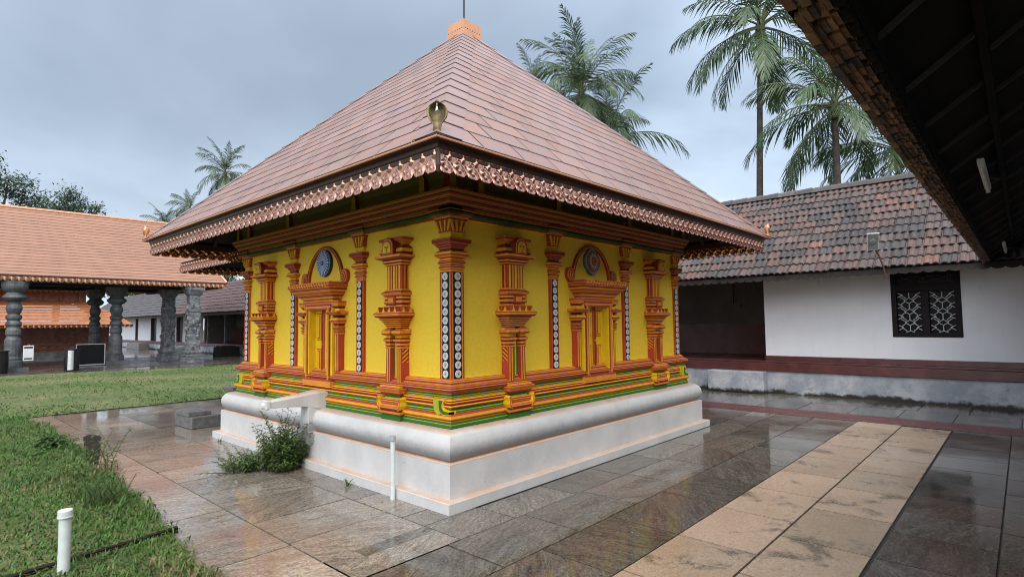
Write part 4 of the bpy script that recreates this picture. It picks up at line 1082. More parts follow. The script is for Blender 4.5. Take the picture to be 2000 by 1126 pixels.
# porch roof behind on the far side
mb = MB()
px0, px1, py0, py1, pz = 0.48, LX - 0.5, LY - 0.4, 8.3, 2.83
rx = (px0 + px1) / 2
for q in ([(px0, py0, pz), (px0, py1 + 0.1, pz), (rx, py1 - 1.6, pz + 1.3), (rx, py0, pz + 1.3)], [(px1, py0, pz), (px1, py1 + 0.1, pz), (rx, py1 - 1.6, pz + 1.3), (rx, py0, pz + 1.3)], [(px0, py1 + 0.1, pz), (px1, py1 + 0.1, pz), (rx, py1 - 1.6, pz + 1.3)]):
    mb.poly(q, uv=[(0, 0)] * len(q))
pr_ = wb(mb, 'porch_roof', M['copper'], shrine, fix=False)
mb = MB()
for q in ([(px0 + .02, py0, pz - .04), (px0 + .02, py1, pz - .04), (rx, py1 - 1.6, pz + 1.22), (rx, py0, pz + 1.22)], [(px1, py0, pz - .04), (px1, py1, pz - .04), (rx, py1 - 1.6, pz + 1.22), (rx, py0, pz + 1.22)], [(px0 + .02, py1, pz - .04), (px1, py1, pz - .04), (rx, py1 - 1.6, pz + 1.22)]): mb.poly(q)
mb.box(px0 + 0.03, py0, pz - 0.11, px0 + 0.06, py1, pz - 0.01); mb.box(px0 + 0.03, py1, pz - 0.11, px1, py1 + 0.03, pz - 0.01)
mb.build('soffit', M['underwood'], pr_, fix=False)
valance((px0, py1, 0), (px0, py0, 0), (-1, 0, 0), pz - 0.03, pz - 0.20, pr_)
valance((px1, py1, 0), (px0, py1, 0), (0, 1, 0), pz - 0.03, pz - 0.20, pr_)
mb = MB()
for x in (2.6, px1 - 0.55): mb.box(x - 0.1, 7.55, 0.5, x + 0.1, 7.75, pz)
mb.box(2.2, LY - 0.1, 0, px1 - 0.4, 7.95, 0.5)
wb(mb, 'porch_base', M['underwood'], shrine)

# ------------------------------------------------------------------ GROUND, PAVING, LAWN
mb = MB(); mb.poly([(-300, -300, -0.06), (300, -300, -0.06), (300, 300, -0.06), (-300, 300, -0.06)])
tag(mb.build('ground', M['earth'], fix=False), kind='structure')
mb = MB(); mb.poly([(-2.1, -8, -0.012), (9.9, -8, -0.012), (9.9, 9.85, -0.012), (-2.1, 9.85, -0.012)])
mb.poly([(-1.62, 9.85, -0.012), (9.9, 9.85, -0.012), (9.9, 60, -0.012), (7.2, 60, -0.012), (7.2, 20, -0.012), (5.6, 9.85, -0.012)])
tag(mb.build('paving_bed', M['joint'], fix=False), kind='structure')
rng = random.Random(5)
mb = MB()
def slab(x0, y0, x1, y1, tone, warm, g=0.0065, ang=None):
    ang = rng.random() if ang is None else ang
    h = rng.uniform(-0.0015, 0.0015); t1 = rng.uniform(-0.0012, 0.0012); t2 = rng.uniform(-0.0012, 0.0012)
    c = (tone, ang, warm)
    z = [h + t1, h + t2, h - t1, h - t2]
    q = [(x0 + g, y0 + g), (x1 - g, y0 + g), (x1 - g, y1 - g), (x0 + g, y1 - g)]
    top = [mb.p(x, y, zz_) for (x, y), zz_ in zip(q, z)]
    low = [mb.p(x, y, -0.014) for (x, y) in q]
    mb.face(top, c)
    for k in range(4): mb.face((low[k], low[(k + 1) % 4], top[(k + 1) % 4], top[k]), c)
def rowx(y0, y1, x0, x1, wl, tone, warm, ph=0):
    x = x0 - ph
    while x < x1:
        w_ = wl * rng.uniform(0.92, 1.08)
        a, b_ = max(x, x0), min(x + w_, x1)
        if b_ - a > 0.05: slab(a, y0, b_, y1, tone + rng.uniform(-0.28, 0.28), warm + rng.uniform(-0.12, 0.12), ang=rng.choice((0.0, 0.05, 0.2, 0.42, 0.55, 0.75, 0.9)) + rng.uniform(-.04, .04))
        x += w_
def coly(x0, x1, y0, y1, wl, tone, warm, ph=0):
    y = y0 - ph
    while y < y1:
        w_ = wl * rng.uniform(0.92, 1.08)
        a, b_ = max(y, y0), min(y + w_, y1)
        if b_ - a > 0.05: slab(x0, a, x1, b_, tone + rng.uniform(-0.25, 0.25), warm + rng.uniform(-0.15, 0.15), ang=rng.choice((0.0, 0.03, 0.95, 0.08, 0.12)) + rng.uniform(-.03, .03))
        y += w_
# left of the shrine: columns running with Y
coly(-2.0, -1.16, -0.45, 9.85, 1.15, 0.85, 0.80, 0.3)
coly(-1.16, -0.28, -0.45, 9.85, 0.62, 0.68, 0.50, 0.35)
coly(-0.28, 0.55, 0.28, 9.85, 0.95, 0.55, 0.35, 0.2)
rowx(-0.02, 0.28, -0.28, 0.3, 0.5, 0.42, 0.3)
for i, xx in enumerate(np.arange(0.55, 7.0, 0.8)): coly(xx, min(xx + 0.8, 7.0), 5.0, 9.85, 0.9, 0.35, 0.35)
# in front / right: rows running with X
rowx(-0.45, -0.02, -0.28, 7.0, 0.9, 0.36, 0.20, 0.35)
rowx(-0.45, -0.02, -1.16, -0.28, 0.9, 0.40, 0.3, 0.6)
rowx(-1.02, -0.45, -2.0, 7.0, 0.88, 0.36, 0.24, 0.1)
rowx(-1.62, -1.02, -2.0, 7.0, 0.86, 0.30, 0.20, 0.5)
rowx(-3.42, -2.80, -1.62, 7.0, 0.62, 0.10, 0.32, 0.2)
rowx(-4.05, -3.42, -1.62, 7.0, 0.62, 0.14, 0.30, 0.4)
rowx(-6.4, -4.05, -5, 9.7, 0.9, 0.2, 0.3)
for xa, xb in ((5.55, 6.2), (6.2, 7.0)): coly(xa, xb, -0.02, 5.0, 0.7, 0.34, 0.40)
# strip between the red band and the cloister
coly(7.70, 8.75, -6.4, 12, 0.75, 0.15, 0.25); coly(8.75, 9.78, -6.4, 12, 0.75, 0.12, 0.25, 0.3)
for i in range(26): rowx(9.85 + i * 1.9, 9.85 + i * 1.9 + 1.9, 7.4, 9.78, 1.2, 0.3, 0.25)
tag(mb.build('paving', M['paving'], fix=False), kind='structure')
mb = MB()
for y0, y1, ph in ((-2.20, -1.62, 0.15), (-2.79, -2.20, 0.52)):
    x = -2.2 - ph
    while x < 7.0:
        w_ = 0.80 + rng.uniform(-0.02, 0.02); b_ = min(x + w_, 7.0); g = 0.0085
        t = rng.uniform(0.85, 1.1)
        if b_ - x > 0.1:
            mb.box(x + g, y0 + g, -0.014, b_ - g, y1 - g, 0.001 + rng.uniform(0, 0.002), (t, t * rng.uniform(.97, 1.02), t * rng.uniform(.95, 1.02)))
        x += w_
tag(mb.build('stone_path', M['path'], fix=False), kind='structure')
mb = MB(); mb.box(7.0, -6.4, -0.02, 7.70, 12, 0.003); tag(mb.build('red_oxide_band', M['redoxide'], fix=False), kind='structure')

# lawn sheet (slightly uneven), outside the paving
def edge_x(y):
    return -1.56 + 0.07 * noise.noise(Vector((y * 0.9, 3.1, 0))) + 0.05 * noise.noise(Vector((y * 3.1, 7.7, 0))) + (0.10 if y > 5 and y < 8.8 else 0) - 0.19 * min(1, max(0, (2.2 - y) / 1.6)) - max(0, (-y + 0.4)) * 0.05
def lawn_z(x, y): return 0.014 + 0.007 * noise.noise(Vector((x * 0.6, y * 0.6, 0))) + 0.005 * noise.noise(Vector((x * 2.1, y * 2.1, 4)))
def far_y(x): return 22.2 - max(0, x + 1) * 0.20
def near_y(x): return 9.72 + 0.08 * noise.noise(Vector((x * 1.7, 0, 9))) + 0.02 * x
mb = MB()
def sheet(fx, ylist, nx, zf=lawn_z):
    prev = None
    for y in ylist:
        xa, xb = fx(y); row = []
        for i in range(nx + 1):
            x = lerp(xa, xb, i / nx); row.append(mb.p(x, y, zf(x, y)))
        if prev:
            for i in range(nx): mb.face((prev[i], prev[i + 1], row[i + 1], row[i]))
        prev = row
ys = list(np.arange(-7, 9.8, 0.2)) 
sheet(lambda y: (-16, edge_x(y)), ys, 40)
def sheet2():
    prev = None
    for i in range(71):
        x = -16 + 26 * i / 70
        x = min(x, 9.0); row = []
        ya = near_y(x) if x > edge_x(9.6) else 9.6
        for j in range(40): 
            y = lerp(ya, far_y(x), j / 39); row.append(mb.p(x if x < 7.4 else 7.4, y, lawn_z(x, y)))
        if prev:
            for j in range(39): mb.face((prev[j], row[j], row[j + 1], prev[j + 1]))
        prev = row
sheet2()
lawn = tag(mb.build('lawn', M['lawn'], fix=True, smooth=True), kind='structure')
# temple court floor beyond the far lawn
mb = MB(); mb.poly([(-20, 21.9, 0.012), (-1, 21.9, 0.012), (7.4, 20.2, 0.012), (7.4, 60, 0.012), (-20, 60, 0.012)][0:5]); 
tag(mb.build('court_floor', M['paving'], fix=False), kind='structure')
for c in bpy.data.objects['court_floor'].data.color_attributes['Col'].data: c.color = (0.35, 0.0, 0.2, 1)

def leaf_mb():
    return MB()
def blade(mb, x, y, z, L, wd, az, lean, c, bend=0.5):
    dx, dy = math.cos(az), math.sin(az); px_, py_ = -dy * wd / 2, dx * wd / 2
    mx_, mz = math.sin(lean) * L * 0.5, math.cos(lean) * L * 0.5
    l2 = lean + bend; ex_, ez_ = mx_ + math.sin(l2) * L * 0.5, mz + math.cos(l2) * L * 0.5
    a = mb.p(x - px_ * 0.6, y - py_ * 0.6, z); b_ = mb.p(x + px_ * 0.6, y + py_ * 0.6, z)
    c1 = mb.p(x + dx * mx_ + px_, y + dy * mx_ + py_, z + mz); c0 = mb.p(x + dx * mx_ - px_, y + dy * mx_ - py_, z + mz)
    t = mb.p(x + dx * ex_, y + dy * ex_, z + max(ez_, 0.004))
    mb.face((a, b_, c1, c0), c); mb.face((c0, c1, t), c)
rng = random.Random(21)
mb = MB()
GG = [(0.072, 0.155, 0.024), (0.095, 0.185, 0.030), (0.058, 0.125, 0.022), (0.125, 0.19, 0.04), (0.23, 0.20, 0.085)]
cnt = 0
while cnt < 84000:
    y = -2.5 + (rng.random() ** 1.35) * 12.6; x = -4.6 + rng.random() * 3.25
    ex_ = edge_x(y) + 0.10 * abs(noise.noise(Vector((x * 4, y * 4, 1)))) + rng.uniform(-0.06, 0.05)
    if x > ex_ or y > 9.9: continue
    dns = noise.noise(Vector((x * 1.3, y * 1.3, 2.2)))
    dry = noise.noise(Vector((x * 0.8 + 5, y * 0.8, 8.2))) + (0.45 if y < 0.9 and x > -2.0 else 0)
    z = lawn_z(x, y)
    c = rng.choice(GG[:4]) if rng.random() > max(0, dry - 0.12) * 1.1 else GG[4]
    if dns > 0.15: c = tuple(v * 0.85 for v in c)
    hgt = (0.035 + 0.035 * rng.random()) * (1 + 0.5 * dns) * (1.25 if x > ex_ - 0.25 else 1)
    blade(mb, x, y, z, hgt * rng.uniform(0.7, 1.3), rng.uniform(0.006, 0.015), rng.random() * 6.283, rng.uniform(0.3, 1.3), jit(c, 0.25), rng.uniform(0.2, 0.9)); cnt += 1
while cnt < 112000:      # far lawn
    x = -6.5 + rng.random() * 14; y = 9.7 + rng.random() ** 1.3 * 12.5
    if y > far_y(x) or (x > edge_x(9.6) and y < near_y(x)) or x > 7.3: continue
    dry = noise.noise(Vector((x * 0.35 + 2, y * 0.5, 3.2)))
    if dry > 0.12 and rng.random() < 0.7: continue
    c = rng.choice(GG[:4])
    blade(mb, x, y, lawn_z(x, y), rng.uniform(0.03, 0.07), rng.uniform(0.012, 0.03), rng.random() * 6.283, rng.uniform(0.5, 1.3), jit(c, 0.25), rng.uniform(0.2, 0.8)); cnt += 1
tag(mb.build('grass', M['grassleaf'], fix=False), kind='stuff')

def lance(mb, P, d, L, wd, c, droop=0.4, fold=0.25):
    """a lance-shaped leaf from P along d"""
    d = Vector(d).normalized(); s_ = d.cross(Vector((0, 0, 1)))
    if s_.length < 1e-3: s_ = Vector((1, 0, 0))
    s_.normalize(); P = Vector(P); dn_ = Vector((0, 0, -1))
    m1 = P + d * L * 0.4 + dn_ * L * droop * 0.12; t = P + d * L + dn_ * L * droop * 0.6
    a = mb.p(*P); r_ = mb.p(*(m1 + s_ * wd / 2 + dn_ * -wd * fold)); l_ = mb.p(*(m1 - s_ * wd / 2 + dn_ * -wd * fold)); mm = mb.p(*m1); tt = mb.p(*t)
    mb.face((a, r_, mm), c); mb.face((a, mm, l_), c); mb.face((r_, tt, mm), c); mb.face((mm, tt, l_), c)
def herb(mbL, mbS, x, y, z, h, az, lean, nl, LL, LW, cols, rng):
    pts = []; d = Vector((math.sin(lean) * math.cos(az), math.sin(lean) * math.sin(az), math.cos(lean)))
    P = Vector((x, y, z)); n = 6
    for i in range(n + 1):
        pts.append(tuple(P)); P = P + d * (h / n)
        d = (d + Vector((math.cos(az) * 0.08, math.sin(az) * 0.08, rng.uniform(-0.06, 0.10)))).normalized()
    mbS.tube(pts, [0.004 - 0.0004 * i for i in range(n + 1)], 4, (0.09, 0.10, 0.03))
    for i in range(nl):
        t = 0.12 + 0.88 * (i + rng.random() * 0.6) / nl; k = min(int(t * n), n - 1); f = t * n - k
        Q = Vector(pts[k]).lerp(Vector(pts[k + 1]), min(f, 1))
        a = i * 2.4 + rng.uniform(-0.4, 0.4); el = rng.uniform(-0.1, 0.7)
        lance(mbL, Q, (math.cos(a) * math.cos(el), math.sin(a) * math.cos(el), math.sin(el)), LL * rng.uniform(0.6, 1.15) * (1.1 - 0.4 * t), LW * rng.uniform(0.8, 1.2), jit(rng.choice(cols), 0.2), rng.uniform(0.2, 1.0))
def plant(name, label, cat, loc, specs, seed, cols, group=None):
    """specs: list of (n, spread, hmin, hmax, lean_max, leaves, LL, LW, az range, offset)"""
    rng = random.Random(seed)
    t = thing(name, label, cat, loc, group=group)
    L_, S_ = MB(), MB()
    for n, spread, h0, h1, lean, nl, LL, LW, az, off in specs:
        for i in range(n):
            r = spread * math.sqrt(rng.random()); a = rng.random() * 6.283
            herb(L_, S_, off[0] + r * math.cos(a), off[1] + r * math.sin(a), 0.0, rng.uniform(h0, h1), a * 0.6 + rng.uniform(*az) * 0.4 if az[0] < -50 else rng.uniform(*az), rng.uniform(0.05, lean), nl, LL, LW, cols, rng)
    S_.build('stem', M['leaf'], t, fix=False); L_.build('foliage', M['leaf'], t, fix=False)
    return t
DG = [(0.075, 0.135, 0.036), (0.10, 0.17, 0.046), (0.055, 0.10, 0.030), (0.14, 0.21, 0.06)]
plant('shrub', 'leafy green shrub growing against the white plinth below the water spout', 'shrub', (-0.16, 2.62, 0), [
    (80, 0.21, 0.30, 0.58, 0.34, 20, 0.10, 0.026, (0, 6.28), (0.0, 0.0)),
    (10, 0.10, 0.56, 0.72, 0.2, 20, 0.085, 0.02, (0, 6.28), (-0.02, 0.06)),
    (36, 0.17, 0.14, 0.28, 0.8, 13, 0.085, 0.024, (0, 6.28), (-0.20, 0.22)),
    (40, 0.18, 0.15, 0.34, 1.35, 13, 0.06, 0.018, (1.6, 3.4), (-0.34, 0.30)),
    (30, 0.16, 0.15, 0.30, 1.2, 12, 0.07, 0.02, (3.2, 4.6), (-0.05, -0.02))], 3, DG)
plant('weed', 'tiny weed sprouting at the foot of the white plinth near the capped grey pipe', 'weed', (-0.06, 1.45, 0), [(7, 0.03, 0.04, 0.09, 1.1, 6, 0.03, 0.010, (0, 6.28), (0, 0))], 9, DG[1:])
plant('weed', 'very small sprig beside the far left corner of the plinth step', 'weed', (-0.06, 4.75, 0), [(5, 0.02, 0.04, 0.07, 1.0, 5, 0.025, 0.009, (0, 6.28), (0, 0))], 10, DG[1:])
LG = [(0.10, 0.17, 0.035), (0.13, 0.20, 0.045), (0.075, 0.13, 0.03)]
plant('weed', 'tall thin light green weed leaning over the paving edge beside the dark plank', 'weed', (-1.55, 4.15, 0), [(9, 0.16, 0.35, 0.62, 0.5, 10, 0.09, 0.03, (0, 6.28), (0, 0)), (10, 0.3, 0.12, 0.25, 0.8, 7, 0.07, 0.025, (0, 6.28), (0, -0.3))], 13, LG)
plant('weed', 'broad leaved dark weed clump in the lawn beyond the tall thin weed', 'weed', (-1.72, 6.1, 0), [(14, 0.14, 0.12, 0.26, 0.9, 6, 0.15, 0.07, (0, 6.28), (0, 0)), (16, 0.4, 0.06, 0.16, 0.9, 6, 0.10, 0.05, (0, 6.28), (-0.15, -0.25))], 14, [(0.05, 0.10, 0.02), (0.07, 0.13, 0.03), (0.10, 0.17, 0.04)])
plant('fern', 'feathery fern like clump at the lawn edge behind the white pipe', 'fern', (-1.84, 2.65, 0), [(30, 0.16, 0.18, 0.34, 1.0, 22, 0.05, 0.008, (0, 6.28), (0, 0)), (18, 0.25, 0.1, 0.22, 1.1, 16, 0.045, 0.008, (0, 6.28), (0.05, 0.35))], 15, [(0.045, 0.10, 0.022), (0.06, 0.125, 0.03)])

rng = random.Random(77); mb = MB()
for i in range(90):
    x, y = (rng.gauss(-0.18, 0.22), rng.uniform(-0.3, 1.9)) if i < 60 else (rng.uniform(-1.4, 3.0), rng.uniform(-1.5, 3.5))
    if 0 < x < 5.3 and y > -0.02: continue
    r = rng.uniform(0.004, 0.011); a = rng.random() * 6.28
    mb.poly([(x + r * math.cos(a + k * 1.2566) * rng.uniform(0.6, 1.2), y + r * math.sin(a + k * 1.2566) * rng.uniform(0.6, 1.2), 0.005 + 0.002 * (k % 2)) for k in range(5)], rng.choice(((0.6, 0.55, 0.42), (0.7, 0.66, 0.6), (0.5, 0.38, 0.12), (0.10, 0.06, 0.03))))
tag(mb.build('fallen_petals', M['leaf'], fix=False), kind='stuff')
# ------------------------------------------------------------------ small things on the ground
def pipe(name, label, x, y, h, r, capm, capr, caph):
    t = thing(name, label, 'pipe', (x, y, 0))
    mb = MB(); mb.tube([(0, 0, -0.02), (0.002, 0, h * 0.5), (0, 0.001, h)], r, 20); o = mb.build('pipe_body', M['pvc'], t, smooth=True); o.modifiers.new('e', 'EDGE_SPLIT')
    mb = MB(); mb.lathe(0, 0, [(capr, h - caph), (capr * 1.06, h - caph + 0.002), (capr * 1.06, h - caph + 0.008), (capr, h - caph + 0.01), (capr, h - 0.006), (capr * 0.9, h), (0.01, h + 0.001)], 20)
    o = mb.build('pipe_cap', capm, t, smooth=True); o.modifiers.new('e', 'EDGE_SPLIT')
pipe('standpipe', 'white plastic pipe with a white cap standing in the grass', -2.375, 1.07, 0.42, 0.034, M['pvc'], 0.041, 0.05)
pipe('standpipe', 'slim grey white pipe with grey cap standing against the shrine plinth', -0.035, 0.74, 0.575, 0.022, M['pvccap'], 0.027, 0.045)
mb = MB()
pts = [(-3.3, 1.02), (-2.51, 1.22), (-1.87, 1.31), (-1.62, 1.36)]
for (xa, ya), (xb, yb) in zip(pts[:-1], pts[1:]):
    mb.poly([(xa, ya - 0.018, 0.042), (xb, yb - 0.018, 0.042), (xb, yb + 0.022, 0.044), (xa, ya + 0.022, 0.044)])
    mb.poly([(xa, ya - 0.018, -0.02), (xb, yb - 0.018, -0.02), (xb, yb - 0.018, 0.042), (xa, ya - 0.018, 0.042)])
    mb.poly([(xa, ya + 0.022, -0.02), (xb, yb + 0.022, -0.02), (xb, yb + 0.022, 0.044), (xa, ya + 0.022, 0.044)])
tag(mb.build('edging_strip', M['wetwood'], fix=True), 'thin dark edging strip running through the grass past the white pipe', 'edging')
mb = MB()
q = [(-1.60, 4.55), (-1.50, 4.50), (-1.07, 6.50), (-1.16, 6.75), (-1.26, 6.6)]
mb.prism(q, lambda u, v, s_: (u, v, 0.022 if s_ else -0.01), W1)
mb.box(-1.5, 5.0, 0.018, -1.38, 5.05, 0.03)
tag(mb.build('plank', M['wetwood'], bevel=0.004), 'dark wet wooden plank lying along the edge of the paving', 'plank')
# granite block with slab
t = thing('stone_block', 'low grey granite block with a loose slab on top beside the plinth', 'stone block', (0.21, 6.42, 0), R(2))
mb = MB(); mb.box(-0.22, -0.34, 0.0, 0.24, 0.36, 0.18, taper=0.012); mb.build('base_block', M['granite'], t, bevel=0.012)
mb = MB(); mb.box(-0.22, -0.22, 0.182, 0.13, 0.35, 0.25, taper=0.01); mb.build('top_slab', M['granite'], t, bevel=0.008)
t = thing('stone_bench', 'low dark stone slab on short blocks behind the far left corner of the plinth', 'bench', (2.1, 8.8, 0), R(0))
mb = MB(); mb.box(-0.5, -0.22, 0.26, 0.8, 0.22, 0.33, taper=0.006); mb.build('slab', M['granite'], t, bevel=0.006)
mb = MB(); mb.box(-0.42, -0.2, 0, -0.22, 0.2, 0.258); mb.build('block', M['granite'], t, bevel=0.006)
mb = MB(); mb.box(0.5, -0.2, 0, 0.7, 0.2, 0.258); mb.build('block', M['granite'], t, bevel=0.006)

# ------------------------------------------------------------------ tiled roofs
def tile_color(rng, x, y):
    k = 0.45 * noise.noise(Vector((x * 0.7, y * 0.7, 5.5))) + rng.uniform(-0.42, 0.42)
    if k < -0.25: c = (0.075, 0.066, 0.068)
    elif k < 0.05: c = (0.135, 0.098, 0.090)
    elif k < 0.33: c = (0.175, 0.105, 0.090)
    else: c = (0.245, 0.115, 0.090)
    if rng.random() < 0.006: c = (0.07, 0.12, 0.08)
    return jit(tuple(x * 0.82 for x in c), 0.25)
def tiled_slope(mb, xe, ze, xr, zr, y0, y1, rows, tw, rng, fine=True, colf=tile_color):
    """clay tiles from eave (xe, ze) up to ridge (xr, zr) along Y"""
    L = math.hypot(xr - xe, zr - ze); ux, uz = (xr - xe) / L, (zr - ze) / L; nx, nz = -uz, ux
    if nz < 0: nx, nz = -nx, -nz
    prof = [(0.0, 0.0), (0.06, 0.022), (0.16, 0.034), (0.28, 0.030), (0.40, 0.010), (0.50, 0.008), (0.58, 0.026), (0.72, 0.034), (0.84, 0.028), (0.93, 0.006), (1.0, 0.0)] if fine else [(0.0, 0.0), (0.15, 0.03), (0.45, 0.012), (0.65, 0.03), (1.0, 0.0)]
    ch = L / rows
    n = int((y1 - y0) / tw)
    for r in range(rows):
        v0, v1 = r * ch, (r + 1) * ch + 0.05
        off = rng.uniform(-0.03, 0.03)
        for k in range(n):
            ya = y0 + k * tw + off; c = colf(rng, r * ch * 1.7, ya); lift = 0.030 + rng.uniform(-0.006, 0.010); sk = rng.uniform(-0.006, 0.006); dv = rng.uniform(-0.012, 0.012)
            A, B, D = [], [], []
            for t, h in prof:
                y = ya + t * tw * 0.985
                for lst, v, hh in ((A, v0 + dv, h + lift), (B, v1, h * 0.85 + 0.004), (D, v0 + dv, h + lift - 0.026)):
                    hh = max(hh, -0.02)
                    lst.append(mb.p(xe + ux * v + nx * hh, y + (sk if lst is not B else 0), ze + uz * v + nz * hh))
            for i in range(len(prof) - 1):
                mb.face((A[i], A[i + 1], B[i + 1], B[i]), c); mb.face((D[i], D[i + 1], A[i + 1], A[i]), tuple(x * 0.8 for x in c))
rng = random.Random(31)
WX = 9.8
cl = thing('cloister', 'long white walled cloister with weathered clay tile roof right of the shrine', 'building', (WX, 0.6, 0))
YA, YB = -7.0, 17.0
mb = MB()
# plinth with slightly uneven blocks
y = YA
while y < YB:
    L_ = rng.uniform(0.85, 1.2); d = rng.uniform(0, 0.012); mb.box(WX - 0.02 - d, y, -0.05, WX + 3.5, min(y + L_, YB), 0.48 + rng.uniform(-0.004, 0.004)); y += L_
wb(mb, 'plinth', M['greyplinth'], cl)
mb = MB()
mb.box(WX - 0.30, 0.60, 0.0, WX - 0.02, 1.85, 0.47, taper=0.01)
wb(mb, 'step_block', M['greyplinth'], cl, bevel=0.02)
mb = MB()
mb.box(WX - 0.06, YA, 0.482, WX + 3.4, YB, 0.655); mb.box(WX - 0.03, YA, 0.657, WX + 3.4, YB, 0.70)
mb.box(WX - 0.012, YA, 0.702, WX + 0.3, 0.64, 0.815)
wb(mb, 'red_kerb', M['redoxide'], cl, bevel=0.008)
# white wall with a real window opening
wy0, wy1, wz0, wz1 = -2.80, -1.735, 1.235, 2.46
mb = MB()
for a, b_, c, d in ((YA, wy0, 0.70, 2.9), (wy1, 0.62, 0.70, 2.9), (wy0, wy1, 0.70, wz0), (wy0, wy1, wz1, 2.9)):
    mb.box(WX, a, c, WX + 0.25, b_, d)
mb.box(WX + 0.0, 0.62, 0.70, WX + 0.25, 0.625, 2.9)
wb(mb, 'wall', M['whitewall'], cl)
mb = MB()
mb.box(WX + 2.4, 0.62, 0.70, WX + 2.55, YB, 3.2); mb.box(WX + 0.25, 0.40, 0.70, WX + 2.4, 0.60, 3.0)
wb(mb, 'inner_wall', M['innerwall'], cl)
mb = MB(); mb.box(WX + 2.37, 0.62, 0.70, WX + 2.399, YB, 1.5); wb(mb, 'inner_dado', M['redoxide'], cl)
mb = MB(); mb.box(WX + 2.34, 2.0, 1.95, WX + 2.385, 2.5, 2.05); mb.box(WX + 2.34, 2.2, 2.05, WX + 2.385, 2.24, 2.7); wb(mb, 'conduit_box', M['innerwall'], cl)
# window
wf = MB(); X0 = WX - 0.012
wm = (wy0 + wy1) / 2
wf.box(X0, wy0, wz0, X0 + 0.12, wy1, wz0 + 0.07); wf.box(X0, wy0, wz1 - 0.05, X0 + 0.12, wy1, wz1); wf.box(X0 + 0.004, wy0, 2.10, X0 + 0.116, wy1, 2.24)
for a, b_ in ((wy0, wy0 + 0.085), (wm - 0.055, wm + 0.055), (wy1 - 0.085, wy1)): wf.box(X0 + 0.002, a, wz0 + 0.07, X0 + 0.118, b_, wz1 - 0.05 if a != wm - 0.055 else 2.10)
win = wb(wf, 'window', M['blackwood'], cl, bevel=0.004)
mb = MB(); mb.box(WX + 0.14, wy0 + 0.01, wz0 + 0.01, WX + 0.16, wy1 - 0.01, wz1 - 0.01); mb.build('pane', M['voidglass'], win)
for a, b_ in ((wy0 + 0.085, wm - 0.055), (wm + 0.055, wy1 - 0.085)):
    mb = MB()
    cy = (a + b_) / 2; hw = (b_ - a) / 2; H0, H1 = wz0 + 0.10, 2.08
    xg = WX + 0.03
    def ln(p, q, r=0.0075): mb.tube([(xg, cy + p[0] * hw, p[1]), (xg + 0.001, cy + q[0] * hw, q[1])], r, 5)
    pit = (H1 - H0 - 0.02) / 3.5
    for k in range(4):
        zc_ = H0 + 0.02 + pit * k + (pit * 0.0)
        base = zc_
        # vertical stem, rhombus above it, side chevrons
        top = min(base + pit, H1)
        ln((0, base), (0, base + pit * 0.5))
        if k == 0:
            ln((0, base), (-0.34, base - 0.03)); ln((0, base), (0.34, base - 0.03))
        if base + pit * 0.75 < H1:
            za, zb, zm = base + pit * 0.5, base + pit, base + pit * 0.75
            for sg in (-1, 1):
                ln((0, za), (sg * 0.40, zm)); ln((sg * 0.40, zm), (0, zb))
                ln((sg * 0.30, zm - pit * 0.05), (sg * 0.66, zm - pit * 0.32)); ln((sg * 0.30, zm + pit * 0.05), (sg * 0.70, zm + pit * 0.34))
        for sg in (-1, 1):
            zs = base + pit * 0.27
            ln((sg * 0.92, zs + pit * 0.22), (sg * 0.52, zs + pit * 0.02)); ln((sg * 0.52, zs + pit * 0.02), (sg * 0.62, zs - pit * 0.04)); ln((sg * 0.92, zs - pit * 0.20), (sg * 0.56, zs))
            ln((sg * 0.60, zs - pit * 0.02), (sg * 0.26, zs - pit * 0.30))
    mb.build('grille', M['grille'], win)
mb = MB(); xg = WX + 0.03; zc_ = 2.345
def arc(cy, r, a0, a1, n=10): mb.tube([(xg, cy + r * math.cos(lerp(a0, a1, i / n)), zc_ + r * math.sin(lerp(a0, a1, i / n))) for i in range(n + 1)], 0.006, 5)
arc(wm + 0.43, 0.085, R(70), R(290)); arc(wm + 0.43, 0.04, R(70), R(290)); arc(wm - 0.43, 0.085, R(-110), R(110)); arc(wm - 0.43, 0.04, R(-110), R(110))
for s_ in (-1, 1):
    mb.tube([(xg, wm + s_ * 0.345, zc_), (xg, wm + s_ * 0.28, zc_)], 0.006, 5)
    mb.tube([(xg, wm + s_ * 0.03, zc_ + 0.03), (xg, wm + s_ * 0.1, zc_ + 0.035), (xg, wm + s_ * 0.25, zc_ + 0.035), (xg, wm + s_ * 0.28, zc_), (xg, wm + s_ * 0.25, zc_ - 0.035), (xg, wm + s_ * 0.12, zc_ - 0.035), (xg, wm + s_ * 0.06, zc_ - 0.07), (xg, wm, zc_ - 0.075), (xg, wm + 0.02, zc_ - 0.03), (xg, wm + s_ * 0.03, zc_ + 0.03)], 0.006, 5)
mb.build('transom_grille', M['greybar'], win)
